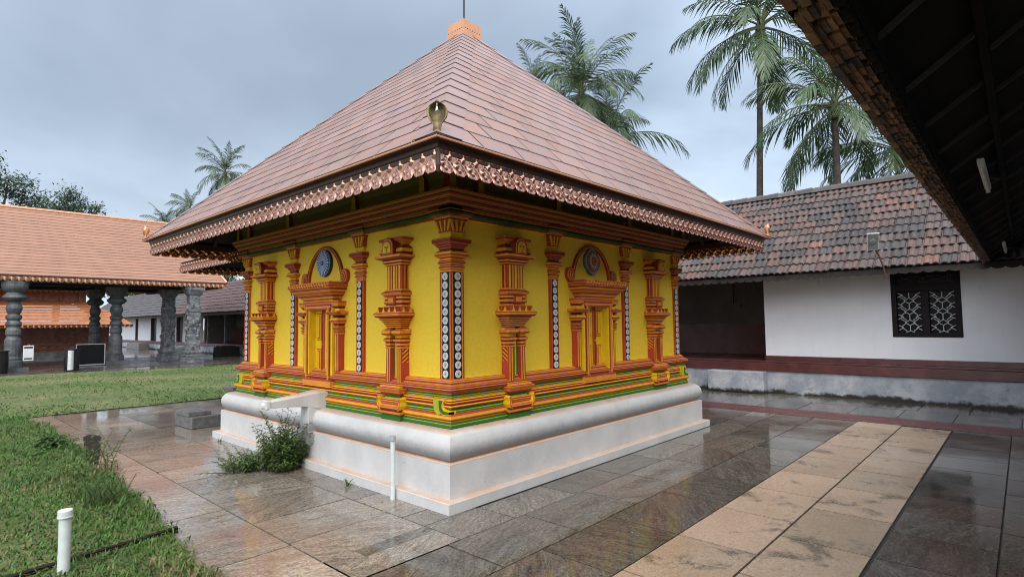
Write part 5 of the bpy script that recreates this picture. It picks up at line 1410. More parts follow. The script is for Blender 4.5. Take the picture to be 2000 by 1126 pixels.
# roof
XE, ZE, XR, ZR = 8.86, 2.50, 11.5, 4.60
mb = MB(); tiled_slope(mb, XE, ZE, XR, ZR, YA + 3.2, YB, 12, 0.245, rng)
rf = wb(mb, 'roof', M['claytile'], cl, fix=False)
mb = MB()
mb.poly([(XE + 0.04, YA, ZE - 0.02), (XE + 0.04, YB, ZE - 0.02), (XR, YB, ZR - 0.03), (XR, YA, ZR - 0.03)]); mb.poly([(XR, YA, ZR - 0.03), (XR, YB, ZR - 0.03), (14.4, YB, 2.4), (14.4, YA, 2.4)])
mb.poly([(XE + 0.04, YA, ZE - 0.08), (XE + 0.04, YB, ZE - 0.08), (XR, YB, ZR - 0.12), (XR, YA, ZR - 0.12)])
mb.build('roof_boards', M['underwood'], rf, fix=False)
mb = MB(); y = YA + 3.2
while y < YB:
    L_ = 0.38; t = jit((0.11, 0.095, 0.09), 0.3)
    g = [(-0.13, -0.05), (-0.10, 0.03), (-0.04, 0.075), (0.04, 0.075), (0.10, 0.03), (0.13, -0.05)]
    a = [mb.p(XR + u * 1.06, y - 0.03, ZR + 0.05 + v * 1.08) for u, v in g]; b_ = [mb.p(XR + u * 0.94, y + L_, ZR + 0.04 + v * 0.94) for u, v in g]
    for i in range(5): mb.face((a[i], a[i + 1], b_[i + 1], b_[i]), t)
    mb.face(a, t); y += L_
mb.build('ridge_tile', M['claytile'], rf, fix=False)
# dark scalloped barge board
mb = MB(); y = YA + 3.2
mb.box(XE + 0.02, YA + 3.3, 2.425, XE + 0.05, YB, ZE - 0.005)
while y < YB:
    pts = [(y + 0.09 + 0.09 * math.cos(PI + PI * k / 6), 2.43 + 0.045 * math.sin(PI + PI * k / 6)) for k in range(7)]
    mb.prism(pts, lambda u, v, s_: (XE + (0.018 if s_ else 0.046), u, v), W1); y += 0.18
wb(mb, 'barge_board', M['underwood'], cl)

# floodlight on its bracket
t = thing('floodlight', 'weathered floodlight on a rusty bracket fixed below the tiled eave', 'light', (8.8, -1.82, 2.40))
mb = MB(); mb.tube([(0.0, 0.0, -0.10), (-0.05, 0.02, 0.12), (-0.13, 0.06, 0.30), (-0.22, 0.10, 0.44)], 0.014, 8); mb.build('bracket', M['rust'], t)
HM = Matrix.Translation((-0.28, 0.12, 0.56)) @ Matrix.Rotation(R(20), 4, 'Z') @ Matrix.Rotation(R(-108), 4, 'Y')
def hl(x, y, z): return tuple(HM @ Vector((x, y, z)))
mb = MB(hl)
mb.prism([(-0.16, -0.085), (0.16, -0.10), (0.16, 0.10), (-0.16, 0.085)], lambda u, v, s_: (u * (1 if s_ else 0.86), v * (1 if s_ else 0.8), 0.0 if s_ else -0.09), W1)
h = mb.build('lamp_housing', M['lampshell'], t, bevel=0.012)
mb = MB(hl); mb.prism([(-0.14, -0.075), (0.14, -0.088), (0.14, 0.088), (-0.14, 0.075)], lambda u, v, s_: (u, v, 0.006 if s_ else -0.02), W1)
mb.lathe(0.0, 0, [(0.055, 0.005), (0.05, 0.012), (0.03, 0.018), (0.005, 0.02)], 14); mb.build('lamp_glass', M['lampglass'], h)

# ------------------------------------------------------------------ far part of the cloister
fh = thing('tiled_hall', 'far low hall with smooth dark red tiled roof and white wall beyond the lawn', 'building', (WX, 35, 0))
FA, FB = 19.0, 62.0
def far_tile(rng, x, y):
    c = (0.105, 0.060, 0.062) if y < 37 else (0.085, 0.082, 0.09)
    return jit(c, 0.22)
mb = MB(); tiled_slope(mb, 8.5, 2.36, 11.5, 4.50, FA, FB, 10, 0.5, rng, False, far_tile); rf = wb(mb, 'roof', M['claytile'], fh, fix=False)
mb = MB(); mb.poly([(8.54, FA, 2.32), (8.54, FB, 2.32), (11.5, FB, 4.44), (11.5, FA, 4.44)]); mb.poly([(11.5, FA, 4.44), (11.5, FB, 4.44), (14.5, FB, 2.3), (14.5, FA, 2.3)]); mb.box(8.5, FA, 2.22, 8.55, FB, 2.34); mb.build('roof_boards', M['underwood'], rf, fix=False)
mb = MB(); mb.box(WX - 0.2, FA, -0.05, WX + 3, FB, 0.42); wb(mb, 'plinth', M['greyplinth'], fh)
mb = MB(); mb.box(WX - 0.24, FA, 0.422, WX + 3, FB, 0.60); wb(mb, 'red_kerb', M['redoxide'], fh, bevel=0.01)
mb = MB()
SEG = [(35.0, 38.0), (39.2, 43.6), (44.9, 48.2), (48.9, FB)]
for a, b_ in SEG: mb.box(WX, a, 0.6, WX + 0.25, b_, 3.0)
wb(mb, 'wall', M['whitewall'], fh)
mb = MB(); mb.box(WX + 2.2, FA, 0.6, WX + 2.4, 35.0, 3.2); mb.box(WX + 0.3, 34.8, 0.6, WX + 2.2, 34.99, 3.0); wb(mb, 'inner_wall', M['innerwall'], fh)
mb = MB(); mb.box(WX + 2.16, FA, 0.6, WX + 2.19, 34.8, 1.5); wb(mb, 'inner_dado', M['redoxide'], fh)
for a, b_ in ((38.0, 39.2), (43.6, 44.9), (48.2, 48.9)):
    mb = MB(); mb.box(WX + 0.1, a, 0.6, WX + 0.14, b_, 2.9); o = wb(mb, 'doorway', M['voidglass'], fh)
    for q in (a, b_ - 0.08):
        mb = MB(); mb.box(WX - 0.02, q, 0.6, WX + 0.1, q + 0.08, 2.6); mb.build('door_jamb', M['innerwall'], o)
for y in (22.5, 25.3, 28.0, 30.7, 33.4):
    mb = MB(); mb.box(WX - 0.10, y - 0.08, 0.6, WX + 0.06, y + 0.08, 0.80, taper=0.02); mb.box(WX - 0.07, y - 0.055, 0.80, WX + 0.04, y + 0.055, 2.2); mb.box(WX - 0.11, y - 0.09, 2.2, WX + 0.08, y + 0.09, 2.32, taper=-0.02)
    wb(mb, 'veranda_post', M['carvedstone'], fh)
mb = MB(); mb.tube([(9.9, 25.6, 0.75), (10.2, 23.9, 1.55)], 0.05, 6); tag(mb.build('pole', M['pvc']), 'pale pole leaning inside the dark far veranda', 'pole')
for nm, lb_, x, y, sx, sy, sz in (('stone_block', 'black stone block on the ground in front of the far veranda', 8.9, 28.2, 0.5, 0.55, 0.5), ('stone_block', 'rough grey stone step against the far white wall', 9.0, 45.0, 0.35, 1.6, 0.42), ('stone_block', 'low pale step block behind the right carved pillar', 8.4, 32.5, 0.4, 0.9, 0.38)):
    mb = MB(); mb.box(x - sx, y - sy, 0, x + sx, y + sy, sz, taper=0.03); mb.box(x - sx * 0.8, y - sy * 0.8, sz, x + sx * 0.7, y + sy * 0.8, sz + 0.06, taper=0.02)
    tag(mb.build(nm, M['granite'] if 'black' not in lb_ else M['soffit'], bevel=0.02), lb_, 'stone block')

# ------------------------------------------------------------------ pillared pavilion with copper roof
mh = thing('pavilion', 'open pavilion with a broad orange copper roof on dark stone pillars beyond the lawn', 'pavilion', (0, 28, 0))
PX0, PX1, PYF, PYB, PZE = -11.0, 7.27, 24.0, 31.6, 3.62
PRY, PRZ = 27.9, 6.75
mb = MB()
nrow = 22
hipx = 1.0
for side in (0, 1):
    ye, yr = (PYF, PRY) if side == 0 else (PYB, PRY)
    for k in range(nrow):
        t0, t1 = k / nrow, (k + 1) / nrow + 0.005
        fl = lambda t: PZE + (PRZ - PZE) * (t * 0.93 + 0.07 * t * t)
        xr0, xr1 = PX1 - hipx * t0, PX1 - hipx * t1
        nseg = 16; tone = random.uniform(0.96, 1.04)
        for s_ in range(nseg):
            xa, xb = PX0 + (xr0 - PX0) * s_ / nseg, PX0 + (xr0 - PX0) * (s_ + 1) / nseg
            xa1, xb1 = PX0 + (xr1 - PX0) * s_ / nseg, PX0 + (xr1 - PX0) * (s_ + 1) / nseg
            c = jit((tone, tone, tone), 0.025)
            mb.poly([(xa, lerp(ye, yr, t0), fl(t0) + 0.02), (xb, lerp(ye, yr, t0), fl(t0) + 0.02), (xb1, lerp(ye, yr, t1), fl(t1)), (xa1, lerp(ye, yr, t1), fl(t1))], c)
            mb.poly([(xa, lerp(ye, yr, t0), fl(t0) - 0.01), (xb, lerp(ye, yr, t0), fl(t0) - 0.01), (xb, lerp(ye, yr, t0), fl(t0) + 0.02), (xa, lerp(ye, yr, t0), fl(t0) + 0.02)], (0.5, 0.5, 0.5))
mb.poly([(PX1, PYF, PZE), (PX1, PYB, PZE), (PX1 - hipx, PRY, PRZ)], W1)
rf = wb(mb, 'roof', M['mandroof'], mh, fix=False)
mb = MB(); mb.tube([(PX0, PRY, PRZ + 0.02), (PX1 - hipx, PRY, PRZ + 0.02)], 0.07, 8); mb.tube([(PX1 - hipx, PRY, PRZ + 0.02), (PX1, PYF, PZE + 0.03)], 0.05, 8); mb.build('ridge_cap', M['mandedge'], rf)
mb = MB()
mb.box(PX0, PYF - 0.02, PZE - 0.04, PX1, PYF + 0.03, PZE + 0.0)
mb.build('eave_edge', M['fascia'], rf)
def wavy(P0, P1, zt, zb, pitch, m, parent, outn, nm='valance'):
    P0, P1 = Vector(P0), Vector(P1); L = (P1 - P0).length; e = (P1 - P0).normalized(); outn = Vector(outn); mb = MB(); n = int(L / pitch)
    prev = None
    for i in range(n * 6 + 1):
        u = (i / 6) % 1; q = P0 + e * (L * i / (n * 6)); b = 0.05 * math.sin(2 * PI * u)
        zl = zb + (zt - zb) * 0.35 * (1 - math.sin(PI * u))
        row = []
        for j in range(4):
            t = j / 3; x = q + outn * (b * (0.3 + t) + 0.02 * math.sin(t * 5)); row.append(mb.p(x.x, x.y, lerp(zt, zl, t)))
        if prev:
            for j in range(3): mb.face((prev[j], row[j], row[j + 1], prev[j + 1]))
        prev = row
    return mb.build(nm, m, parent, smooth=True, fix=False)
wavy((PX0, PYF + 0.06, 0), (PX1, PYF + 0.06, 0), PZE - 0.04, PZE - 0.24, 0.2, M['mandedge'], rf, (0, -1, 0))
wavy((PX1 - 0.06, PYF, 0), (PX1 - 0.06, PYB, 0), PZE - 0.04, PZE - 0.24, 0.2, M['mandedge'], rf, (1, 0, 0))
wavy((PX0, PYB, 0), (PX1, PYB, 0), PZE - 0.04, PZE - 0.22, 0.2, M['mandedge'], rf, (0, -1, 0))
mb = MB()
mb.poly([(PX0, PYF + .08, PZE - .05), (PX1 - .08, PYF + .08, PZE - .05), (PX1 - hipx, PRY, PRZ - .15), (PX0, PRY, PRZ - .15)]); mb.poly([(PX0, PYB, PZE - .05), (PX1, PYB, PZE - .05), (PX1 - hipx, PRY, PRZ - .15), (PX0, PRY, PRZ - .15)]); mb.poly([(PX1 - .08, PYF, PZE - .05), (PX1 - .08, PYB, PZE - .05), (PX1 - hipx, PRY, PRZ - .15)])
for y in (24.35, 26.5, 29.6): mb.box(PX0, y - 0.2, 3.38, PX1 - 0.6, y + 0.2, 3.72)
for x in (-5.6, 0.2, 3.4, 5.95): mb.box(x - 0.15, 24.2, 3.36, x + 0.15, 31, 3.7)
mb.build('timber_beams', M['underwood'], rf, fix=False)
mb = MB(); mb.box(PX0, 22.9, -0.05, 6.95, 31, 0.03); wb(mb, 'pavilion_floor', M['wetstone'], mh)
LATHE = [(0.40, 0.0), (0.40, 0.14), (0.36, 0.15), (0.36, 0.40), (0.30, 0.42), (0.31, 0.50), (0.29, 0.53), (0.27, 0.60), (0.285, 1.05), (0.275, 1.20), (0.23, 1.28), (0.22, 1.34), (0.26, 1.40), (0.26, 1.56), (0.22, 1.62), (0.20, 1.68), (0.27, 1.76), (0.27, 1.84), (0.20, 1.92), (0.27, 2.0), (0.28, 2.08), (0.20, 2.16), (0.24, 2.24), (0.28, 2.36), (0.26, 2.48), (0.20, 2.56), (0.21, 2.62), (0.33, 2.68), (0.42, 2.78), (0.40, 2.84), (0.30, 2.92), (0.28, 2.97), (0.36, 3.02), (0.42, 3.10), (0.46, 3.20), (0.46, 3.38)]
def round_pillar(x, y, k=0.88, mat='darkstone'):
    mb = MB(); mb.lathe(x, y, [(r * k, z) for r, z in LATHE], 16, smooth if False else (W1,))
    for b in (): pass
    mb.box(x - 0.5 * k, y - 0.5 * k, 0.0, x + 0.5 * k, y + 0.5 * k, 0.16)
    wb(mb, 'pillar', M[mat], mh, bevel=0.0)
for x, y in ((-0.18, 24.35), (3.38, 25.9), (-5.6, 24.35)): round_pillar(x, y)
round_pillar(3.1, 28.4, 0.8); round_pillar(-0.95, 27.2); round_pillar(-2.6, 25.9)
def square_pillar(x, y):
    mb = MB()
    lev = [(0.46, 0.0), (0.46, 0.20), (0.40, 0.22), (0.43, 0.34), (0.35, 0.36), (0.40, 0.44), (0.40, 0.50), (0.32, 0.52), (0.31, 0.66), (0.29, 0.68), (0.30, 1.22), (0.26, 1.28), (0.28, 1.32), (0.27, 1.58), (0.25, 1.60), (0.30, 1.64), (0.30, 1.80), (0.27, 1.84), (0.29, 1.9), (0.29, 2.2), (0.26, 2.24), (0.30, 2.3), (0.30, 2.55), (0.26, 2.58), (0.27, 3.0), (0.34, 3.08), (0.40, 3.2), (0.44, 3.26), (0.44, 3.38)]
    mb.lathe(x, y, [(r * 1.16, z) for r, z in lev], 4)
    rg = random.Random(int(x * 100))
    for k in range(26):   # carved relief figures on the faces
        z = rg.uniform(0.6, 2.6); u = rg.uniform(-0.17, 0.17); f = rg.choice((0, 1)); s_ = rg.uniform(0.05, 0.10)
        bx = (x + u, y - 0.24) if f == 0 else (x - 0.24, y + u)
        mb.lathe(bx[0], bx[1], [(0.01, z - s_ * 1.4), (s_ * 0.8, z - s_), (s_, z), (s_ * 0.7, z + s_), (0.01, z + s_ * 1.4)], 7)
    wb(mb, 'pillar', M['carvedstone'], mh)
square_pillar(5.95, 24.3); square_pillar(5.62, 26.6)

# ------------------------------------------------------------------ sanctum behind the pavilion
sh = thing('sanctum', 'two tiered temple building with bright orange copper skirt roof seen between the pavilion pillars', 'temple', (0, 36, 0))
SY = 34.0
mb = MB()
for k in range(9):
    t0, t1 = k / 9, (k + 1) / 9 + 0.01
    f = lambda t: (SY + 2.6 * t, 1.78 + 1.45 * (t ** 0.85))
    (ya, za), (yb, zb_) = f(t0), f(t1 - 0.01)
    mb.poly([(-7, ya, za + 0.018), (6.0 - 2.0 * t0, ya, za + 0.018), (6.0 - 2.0 * t1, yb, zb_), (-7, yb, zb_)])
    mb.poly([(6.0 - 2.0 * t0, ya, za), (6.0 - 2.0 * t1, yb, zb_), (6.0 - 2.0 * t1, 42 - (yb - SY), zb_), (6.0 - 2.0 * t0, 42 - (ya - SY), za)])
rf = wb(mb, 'lower_roof', M['sreeroof'], sh, fix=False)
wavy((-7, SY + 0.05, 0), (6.0, SY + 0.05, 0), 1.78, 1.62, 0.22, M['mandedge'], rf, (0, -1, 0))
mb = MB(); mb.box(-7, SY + 0.02, 1.74, 6.0, SY + 0.1, 1.80); mb.build('eave_edge', M['fascia'], rf)
mb = MB(); mb.box(-6, SY + 2.3, 3.1, 4.2, 41, 4.1); 
mb2 = MB()
for k in range(12): mb2.box(-5.5 + k * 0.85, SY + 2.22, 3.15, -5.42 + k * 0.85, SY + 2.32, 4.1)
uw = wb(mb, 'upper_wall', M['carvedwood'], sh); mb2.build('wall_post', M['carvedwood'], uw)
mb = MB()
mb.poly([(-7, SY + 1.4, 3.95), (5.0, SY + 1.4, 3.95), (-0.5, 38, 8.0)]); mb.poly([(5.0, SY + 1.4, 3.95), (5.0, 41.5, 3.95), (-0.5, 38, 8.0)])
rf = wb(mb, 'upper_roof', M['sreeroof'], sh, fix=False); wavy((-7, SY + 1.4, 0), (5.0, SY + 1.4, 0), 3.95, 3.78, 0.22, M['mandedge'], rf, (0, -1, 0))
mb = MB(); mb.box(-6, SY + 0.9, 0.35, 5.05, 41, 1.8)
wl = wb(mb, 'wall', M['carvedwood'], sh)
mb = MB()
for r_ in range(6):
    z = 0.5 + r_ * 0.2
    mb.box(-6, SY + 0.84, z, 5.08, SY + 0.9, z + 0.06)
    for k in range(28):
        x = -5.8 + k * 0.39 + (0.0 if r_ % 2 else 0.1); mb.box(x, SY + 0.82, z + 0.06, x + 0.22, SY + 0.9, z + 0.15, taper=0.01)
mb.build('carved_frieze', M['carvedwood'], wl)
mb = MB(); mb.box(-6.2, SY + 0.6, 0, 5.2, 41.2, 0.35); wb(mb, 'plinth', M['darkstone'], sh)

# ------------------------------------------------------------------ things in the pavilion
t = thing('display_board', 'black framed display board with a silver edge standing before the middle pillar', 'board', (2.36, 25.2, 0))
mb = MB(); mb.box(-0.47, -0.03, 0.10, 0.47, 0.03, 0.92); mb.build('panel', M['voidglass'], t)
mb = MB()
for q in ((-0.5, -0.04, 0.07, 0.5, 0.0, 0.105), (-0.5, -0.04, 0.92, 0.5, 0.0, 0.945), (-0.5, -0.042, 0.106, -0.47, -0.002, 0.919), (0.47, -0.042, 0.106, 0.5, -0.002, 0.919)): mb.box(*q)
mb.build('frame', M['silver'], t)
mb = MB(); mb.box(-0.45, -0.02, 0.0, -0.40, 0.3, 0.07); mb.box(0.40, -0.02, 0.0, 0.45, 0.3, 0.07); mb.box(-0.45, 0.03, 0.05, -0.40, 0.06, 0.8); mb.box(0.40, 0.03, 0.05, 0.45, 0.06, 0.8); mb.build('stand', M['blackplastic'], t)
def drum(name, label, x, y, r, h, stripe):
    t = thing(name, label, 'bin', (x, y, 0.03))
    mb = MB(); mb.lathe(0, 0, [(r * 0.9, 0), (r * 0.95, 0.02), (r, h * 0.5), (r, h * 0.95), (r * 1.06, h * 0.96), (r * 1.06, h), (r * 0.95, h + 0.005), (r * 0.9, h * 0.9)], 20); mb.build('drum', M['blackplastic'], t, smooth=True).modifiers.new('e', 'EDGE_SPLIT')
    if stripe:
        mb = MB()
        for k in range(6):
            a = R(-128 + k * 7); a2 = R(-128 + k * 7 + 7); q = r * 1.012
            mb.poly([(q * math.cos(a), q * math.sin(a), 0.03), (q * math.cos(a2), q * math.sin(a2), 0.03), (q * math.cos(a2), q * math.sin(a2), h * 0.94), (q * math.cos(a), q * math.sin(a), h * 0.94)])
        mb.build('steel_band', M['silver'], t, fix=False)
drum('bin', 'black round bin with a silver band at the edge of the pavilion', 1.35, 22.9, 0.24, 0.80, True)
drum('bin', 'black bin beside the left stone pillar at the picture edge', -0.62, 23.5, 0.26, 0.80, False)
t = thing('notice', 'white notice card hung on the left stone pillar', 'notice', (0.22, 23.9, 0.42), R(6))
mb = MB(); mb.box(-0.155, -0.012, 0.0, 0.155, 0.0, 0.56); mb.build('card', M['paper'], t, bevel=0.006)
mb = MB()
mb.box(-0.13, -0.015, 0.46, 0.13, -0.011, 0.52); mb.box(-0.12, -0.015, 0.05, 0.12, -0.011, 0.10)
mb.build('printed_bar', M['blackplastic'], t)
mb = MB(); mb.tube([(-0.03, -0.006, 0.555), (0.0, 0.02, 0.63), (0.03, -0.006, 0.555)], 0.006, 5); mb.build('hanger', M['silver'], t)

# ------------------------------------------------------------------ veranda roof overhead (right foreground)
vr = thing('veranda_roof', 'dark tiled veranda roof with near black rafters overhanging at the upper right', 'roof', (2, -5, 0))
k_ = 0.70
VX0, VX1 = -6.5, 9.3
yv = lambda d: -3.17 - d
zv = lambda d: 2.50 + k_ * d
mb = MB(); rng = random.Random(8)
tw = 0.115; x = VX0
while x < VX1:
    for r_ in range(6):     # noses of the nested eave tiles, seen from below
        d = 0.0 + r_ * 0.017; z = zv(d) - 0.012 - r_ * 0.004
        ww = tw * rng.uniform(0.65, 0.95); xo = x + rng.uniform(0, 0.03)
        c = jit(rng.choice(((0.26, 0.11, 0.05), (0.16, 0.075, 0.04), (0.34, 0.17, 0.08), (0.09, 0.045, 0.03))), 0.25)
        mb.box(xo, yv(d + 0.022), z - rng.uniform(0.006, 0.016), xo + ww, yv(d - rng.uniform(0.0, 0.006)), z + 0.012, c)
    c = tile_color(rng, x, 0)
    pts = [(x + tw * t, h) for t, h in ((0, 0), (0.2, 0.03), (0.5, 0.04), (0.8, 0.03), (1.0, 0))]
    for (xa, ha), (xb, hb) in zip(pts[:-1], pts[1:]):
        for d0, d1 in ((-0.012, 0.30), (0.29, 0.62), (0.61, 0.95), (0.94, 1.4), (1.38, 2.2), (2.19, 3.2)):
            mb.poly([(xa, yv(d0), zv(d0) + ha + 0.03), (xb, yv(d0), zv(d0) + hb + 0.03), (xb, yv(d1), zv(d1) + hb + 0.012), (xa, yv(d1), zv(d1) + ha + 0.012)], c)
        mb.poly([(xa, yv(-0.012), zv(0) - 0.004), (xb, yv(-0.012), zv(0) - 0.004), (xb, yv(-0.012), zv(0) + hb + 0.022), (xa, yv(-0.012), zv(0) + ha + 0.022)], tuple(v * 0.4 for v in c))
    x += tw
wb(mb, 'eave_tile', M['claytile'], vr, fix=False)
mb = MB()
mb.box(VX0, yv(0.125), zv(0.10) - 0.05, VX1 + 0.1, yv(0.095), zv(0.10) + 0.05)      # eave board
x = VX0
while x < VX1:
    pts = [(x + 0.06 + 0.06 * math.cos(PI + PI * q / 5), zv(0.1) - 0.048 + 0.03 * math.sin(PI + PI * q / 5)) for q in range(6)]
    mb.prism(pts, lambda u, v, s_: (u, yv(0.098 if s_ else 0.122), v), W1); x += 0.12
mb.poly([(VX0, yv(0.09), zv(0.09) + 0.006), (VX1 + 0.1, yv(0.09), zv(0.09) + 0.006), (VX1 + 0.1, yv(3.2), zv(3.2) - 0.01), (VX0, yv(3.2), zv(3.2) - 0.01)])
mb.box(VX0, yv(0.40), zv(0.37) - 0.03, VX1 + 0.4, yv(0.37), zv(0.40) - 0.012); mb.box(VX0, yv(0.80), zv(0.78) - 0.10, VX1 + 0.4, yv(0.70), zv(0.80) - 0.02)
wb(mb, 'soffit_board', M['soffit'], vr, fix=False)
mb = MB()
x = VX0
while x < VX1 + 0.3:
    for d0, d1, xo in ((0.13, 0.365, 0.0), (0.405, 0.69, 0.28), (0.81, 1.6, 0.05)):
        h0, h1 = zv(d0) - 0.01, zv(d1) - 0.01
        mb.prism([(x + xo, 0), (x + xo + 0.022, 0), (x + xo + 0.022, 1), (x + xo, 1)], lambda u, v, s_: (u, yv(d0 if v == 0 else d1), (h0 if v == 0 else h1) - (0.022 if s_ else 0.0)), jit(W1, 0.15))
    x += 0.62
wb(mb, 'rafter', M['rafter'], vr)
mb = MB()
mb.box(-6.5, -6.7, 0, 9.8, -6.5, 4.7); wb(mb, 'back_wall', M['whitewall'], vr)
for i, (xa, xb) in enumerate(((1.70, 2.75), (7.4, 8.6))):
    t = thing('tube_light', ('slim white tube light fitting fixed under the nearer part of the dark roof', 'smaller looking white tube light fitting at the far end of the dark roof')[i], 'light', ((xa + xb) / 2, -3.46, zv(0.29) - 0.075))
    L2 = (xb - xa) / 2
    mb = MB(); mb.box(-L2, -0.02, 0.0, L2, 0.02, 0.035); mb.box(-L2 * 0.6, -0.012, 0.035, -L2 * 0.55, 0.012, 0.07); mb.box(L2 * 0.55, -0.012, 0.035, L2 * 0.6, 0.012, 0.07); mb.build('batten', M['tubewhite'], t, bevel=0.004)
    mb = MB(); mb.tube([(-L2 + 0.03, 0, -0.016), (L2 - 0.03, 0, -0.016)], 0.013, 10); mb.box(-L2, -0.014, -0.028, -L2 + 0.03, 0.014, 0.0); mb.box(L2 - 0.03, -0.014, -0.028, L2, 0.014, 0.0); mb.build('tube', M['tubewhite'], t)
    mb = MB(); mb.tube([(0.1, -0.02, 0.02), (0.15, -0.07, 0.0), (0.25, -0.08, 0.02), (0.32, -0.03, 0.04)], 0.004, 5); mb.build('cable', M['rust'], t)

# ------------------------------------------------------------------ palms and trees
FRG = [(0.065, 0.115, 0.042), (0.085, 0.135, 0.052), (0.055, 0.095, 0.036)]
def frond_mesh(seed, L, el, droop, cols, tip=1.0):
    rng = random.Random(seed); mb = MB()
    n = 18; P = Vector((0, 0, 0)); a = el; pts = []; dirs = []
    for i in range(n + 1):
        pts.append(P.copy()); d = Vector((math.cos(a), 0, math.sin(a))); dirs.append(d); P = P + d * (L / n); a -= droop / n * (0.4 + 1.5 * i / n)
    mb.tube([tuple(p_) for p_ in pts], [0.035 * (1 - i / n) + 0.006 for i in range(n + 1)], 4, (0.13, 0.14, 0.05))
    nl = 32; base = rng.choice(cols)
    for i in range(nl):
        t = 0.14 + 0.86 * i / (nl - 1); k = min(int(t * n), n - 1); f = t * n - k
        Q = pts[k].lerp(pts[k + 1], f); d = dirs[k]
        LL = L * 0.27 * (math.sin(PI * min(1, 0.16 + t * 0.80)) ** 0.7) * rng.uniform(0.85, 1.1)
        up = Vector((-d.z, 0, d.x))
        for sg in (-1, 1):
            if rng.random() < 0.03: continue
            ang = lerp(0.95, 0.42, t) + rng.uniform(-0.08, 0.08)
            v = (d * math.cos(ang) + Vector((0, sg, 0)) * math.sin(ang) + up * rng.uniform(-0.05, 0.22)).normalized()
            v = (v + Vector((0, 0, -rng.uniform(0.25, 0.75) * max(0.0, 1 - abs(d.z)) ))).normalized()
            wd = 0.062 * L / 4.4; c = jit(base, 0.22)
            dr = rng.uniform(0.3, 0.95)
            m1 = Q + v * LL * 0.5 + Vector((0, 0, -LL * dr * 0.14)); tp = Q + v * LL * 0.93 + Vector((0, 0, -LL * dr * 0.62))
            w_ = d.cross(v).cross(v).normalized() * wd * 0.5
            q = [mb.p(*(Q - w_ * 0.6)), mb.p(*(Q + w_ * 0.6)), mb.p(*(m1 + w_)), mb.p(*(m1 - w_)), mb.p(*tp)]
            mb.face((q[0], q[1], q[2], q[3]), c); mb.face((q[3], q[2], q[4]), c)
    me_o = mb.build('frond', M['frond'], None, fix=False)
    me = me_o.data; bpy.data.objects.remove(me_o); return me
NEAR = [frond_mesh(100 + i, 4.4, el, dr, FRG) for i, (el, dr) in enumerate(((1.35, 0.7), (1.15, 1.1), (0.9, 1.3), (0.65, 1.5), (0.35, 1.5), (0.05, 1.35), (-0.3, 1.1), (-0.65, 0.8)))]
def palm(label, top, trunk_base, seed, s=1.0, group=None, lens=None, nf=26, thin=1.0, dead=False, trunk_r=0.15):
    rng = random.Random(seed)
    bx, by = trunk_base
    t = thing('coconut_palm', label, 'palm', (bx, by, 0), group=group)
    tx, ty, tz = top[0] - bx, top[1] - by, top[2]
    n = 14; pts = []
    for i in range(n + 1):
        f = i / n; pts.append((tx * f ** 1.3, ty * f ** 1.3, tz * f))
    mb = MB(); mb.tube(pts, [trunk_r * (1.25 - 0.5 * i / n) * (1.5 if i == 0 else 1) for i in range(n + 1)], 10); mb.build('trunk', M['trunk'], t, smooth=True)
    mb = MB()
    for k in range(9):
        a = k * 2.4; r = 0.2 * s; z = tz - 0.35 * s - (k % 3) * 0.12
        cx_, cy_ = tx + r * math.cos(a), ty + r * math.sin(a)
        mb.lathe(cx_, cy_, [(0.02, z - 0.13), (0.09, z - 0.08), (0.115, z), (0.08, z + 0.09), (0.02, z + 0.12)], 8, ((0.10, 0.11, 0.03),))
    mb.lathe(tx, ty, [(0.12 * s, tz - 0.5 * s), (0.22 * s, tz - 0.2 * s), (0.2 * s, tz + 0.1 * s), (0.06 * s, tz + 0.4 * s)], 8, ((0.10, 0.09, 0.04),))
    mb.build('coconut_cluster', M['frond'], t, fix=False)
    for i in range(nf):
        f = i / nf; el = int(min(7, f * 8)); 
        o = bpy.data.objects.new('frond', NEAR[el]); COL.objects.link(o); o.parent = t
        o.location = (tx, ty, tz + (0.25 - 0.35 * f) * s)
        o.rotation_euler = (rng.uniform(-0.25, 0.25), rng.uniform(-0.12, 0.12), i * 2.39996 + rng.uniform(-0.3, 0.3) + seed)
        k = s * rng.uniform(0.85, 1.1); o.scale = (k, k * thin, k)
    return t
palm('dense coconut palm rising behind the right slope of the copper roof', (17.04, 10.46, 11.7), (17.4, 10.2), 41, 0.76, nf=34)
palm('lower coconut palm whose arching frond tips show just over the right copper roof slope', (17.3, 9.3, 9.3), (17.5, 9.2), 44, 0.86, nf=18)
palm('tallest coconut palm on a long bare trunk right of the shrine roof', (22.31, 4.42, 14.6), (22.7, 5.05), 52, 0.98, nf=30, trunk_r=0.145)
palm('coconut palm with drooping fronds partly hidden by the dark foreground roof', (21.33, 1.46, 9.9), (21.6, 1.6), 63, 0.90, nf=30)
palm('low coconut palm between the tiled ridge and the dark foreground roof', (25.24, 0.0, 8.6), (25.4, 0.0), 74, 0.88, nf=24)
palm('coconut palm frond tips just left of the dense palm over the copper roof', (30.0, 24.0, 19.6), (30.2, 24.2), 76, 0.8, nf=22)
palm('distant coconut palm standing clear above the left slope of the copper roof', (23.9, 69.13, 20.6), (24.5, 69.0), 85, 0.95, nf=26)
palm('small distant palm low behind the left slope of the copper roof', (24.59, 83.41, 18.2), (24.6, 83.4), 96, 0.8, nf=24)
palm('distant palm top peeping over the orange pavilion roof ridge', (23.9, 91.6, 16.6), (23.9, 91.6), 97, 0.9, nf=24)

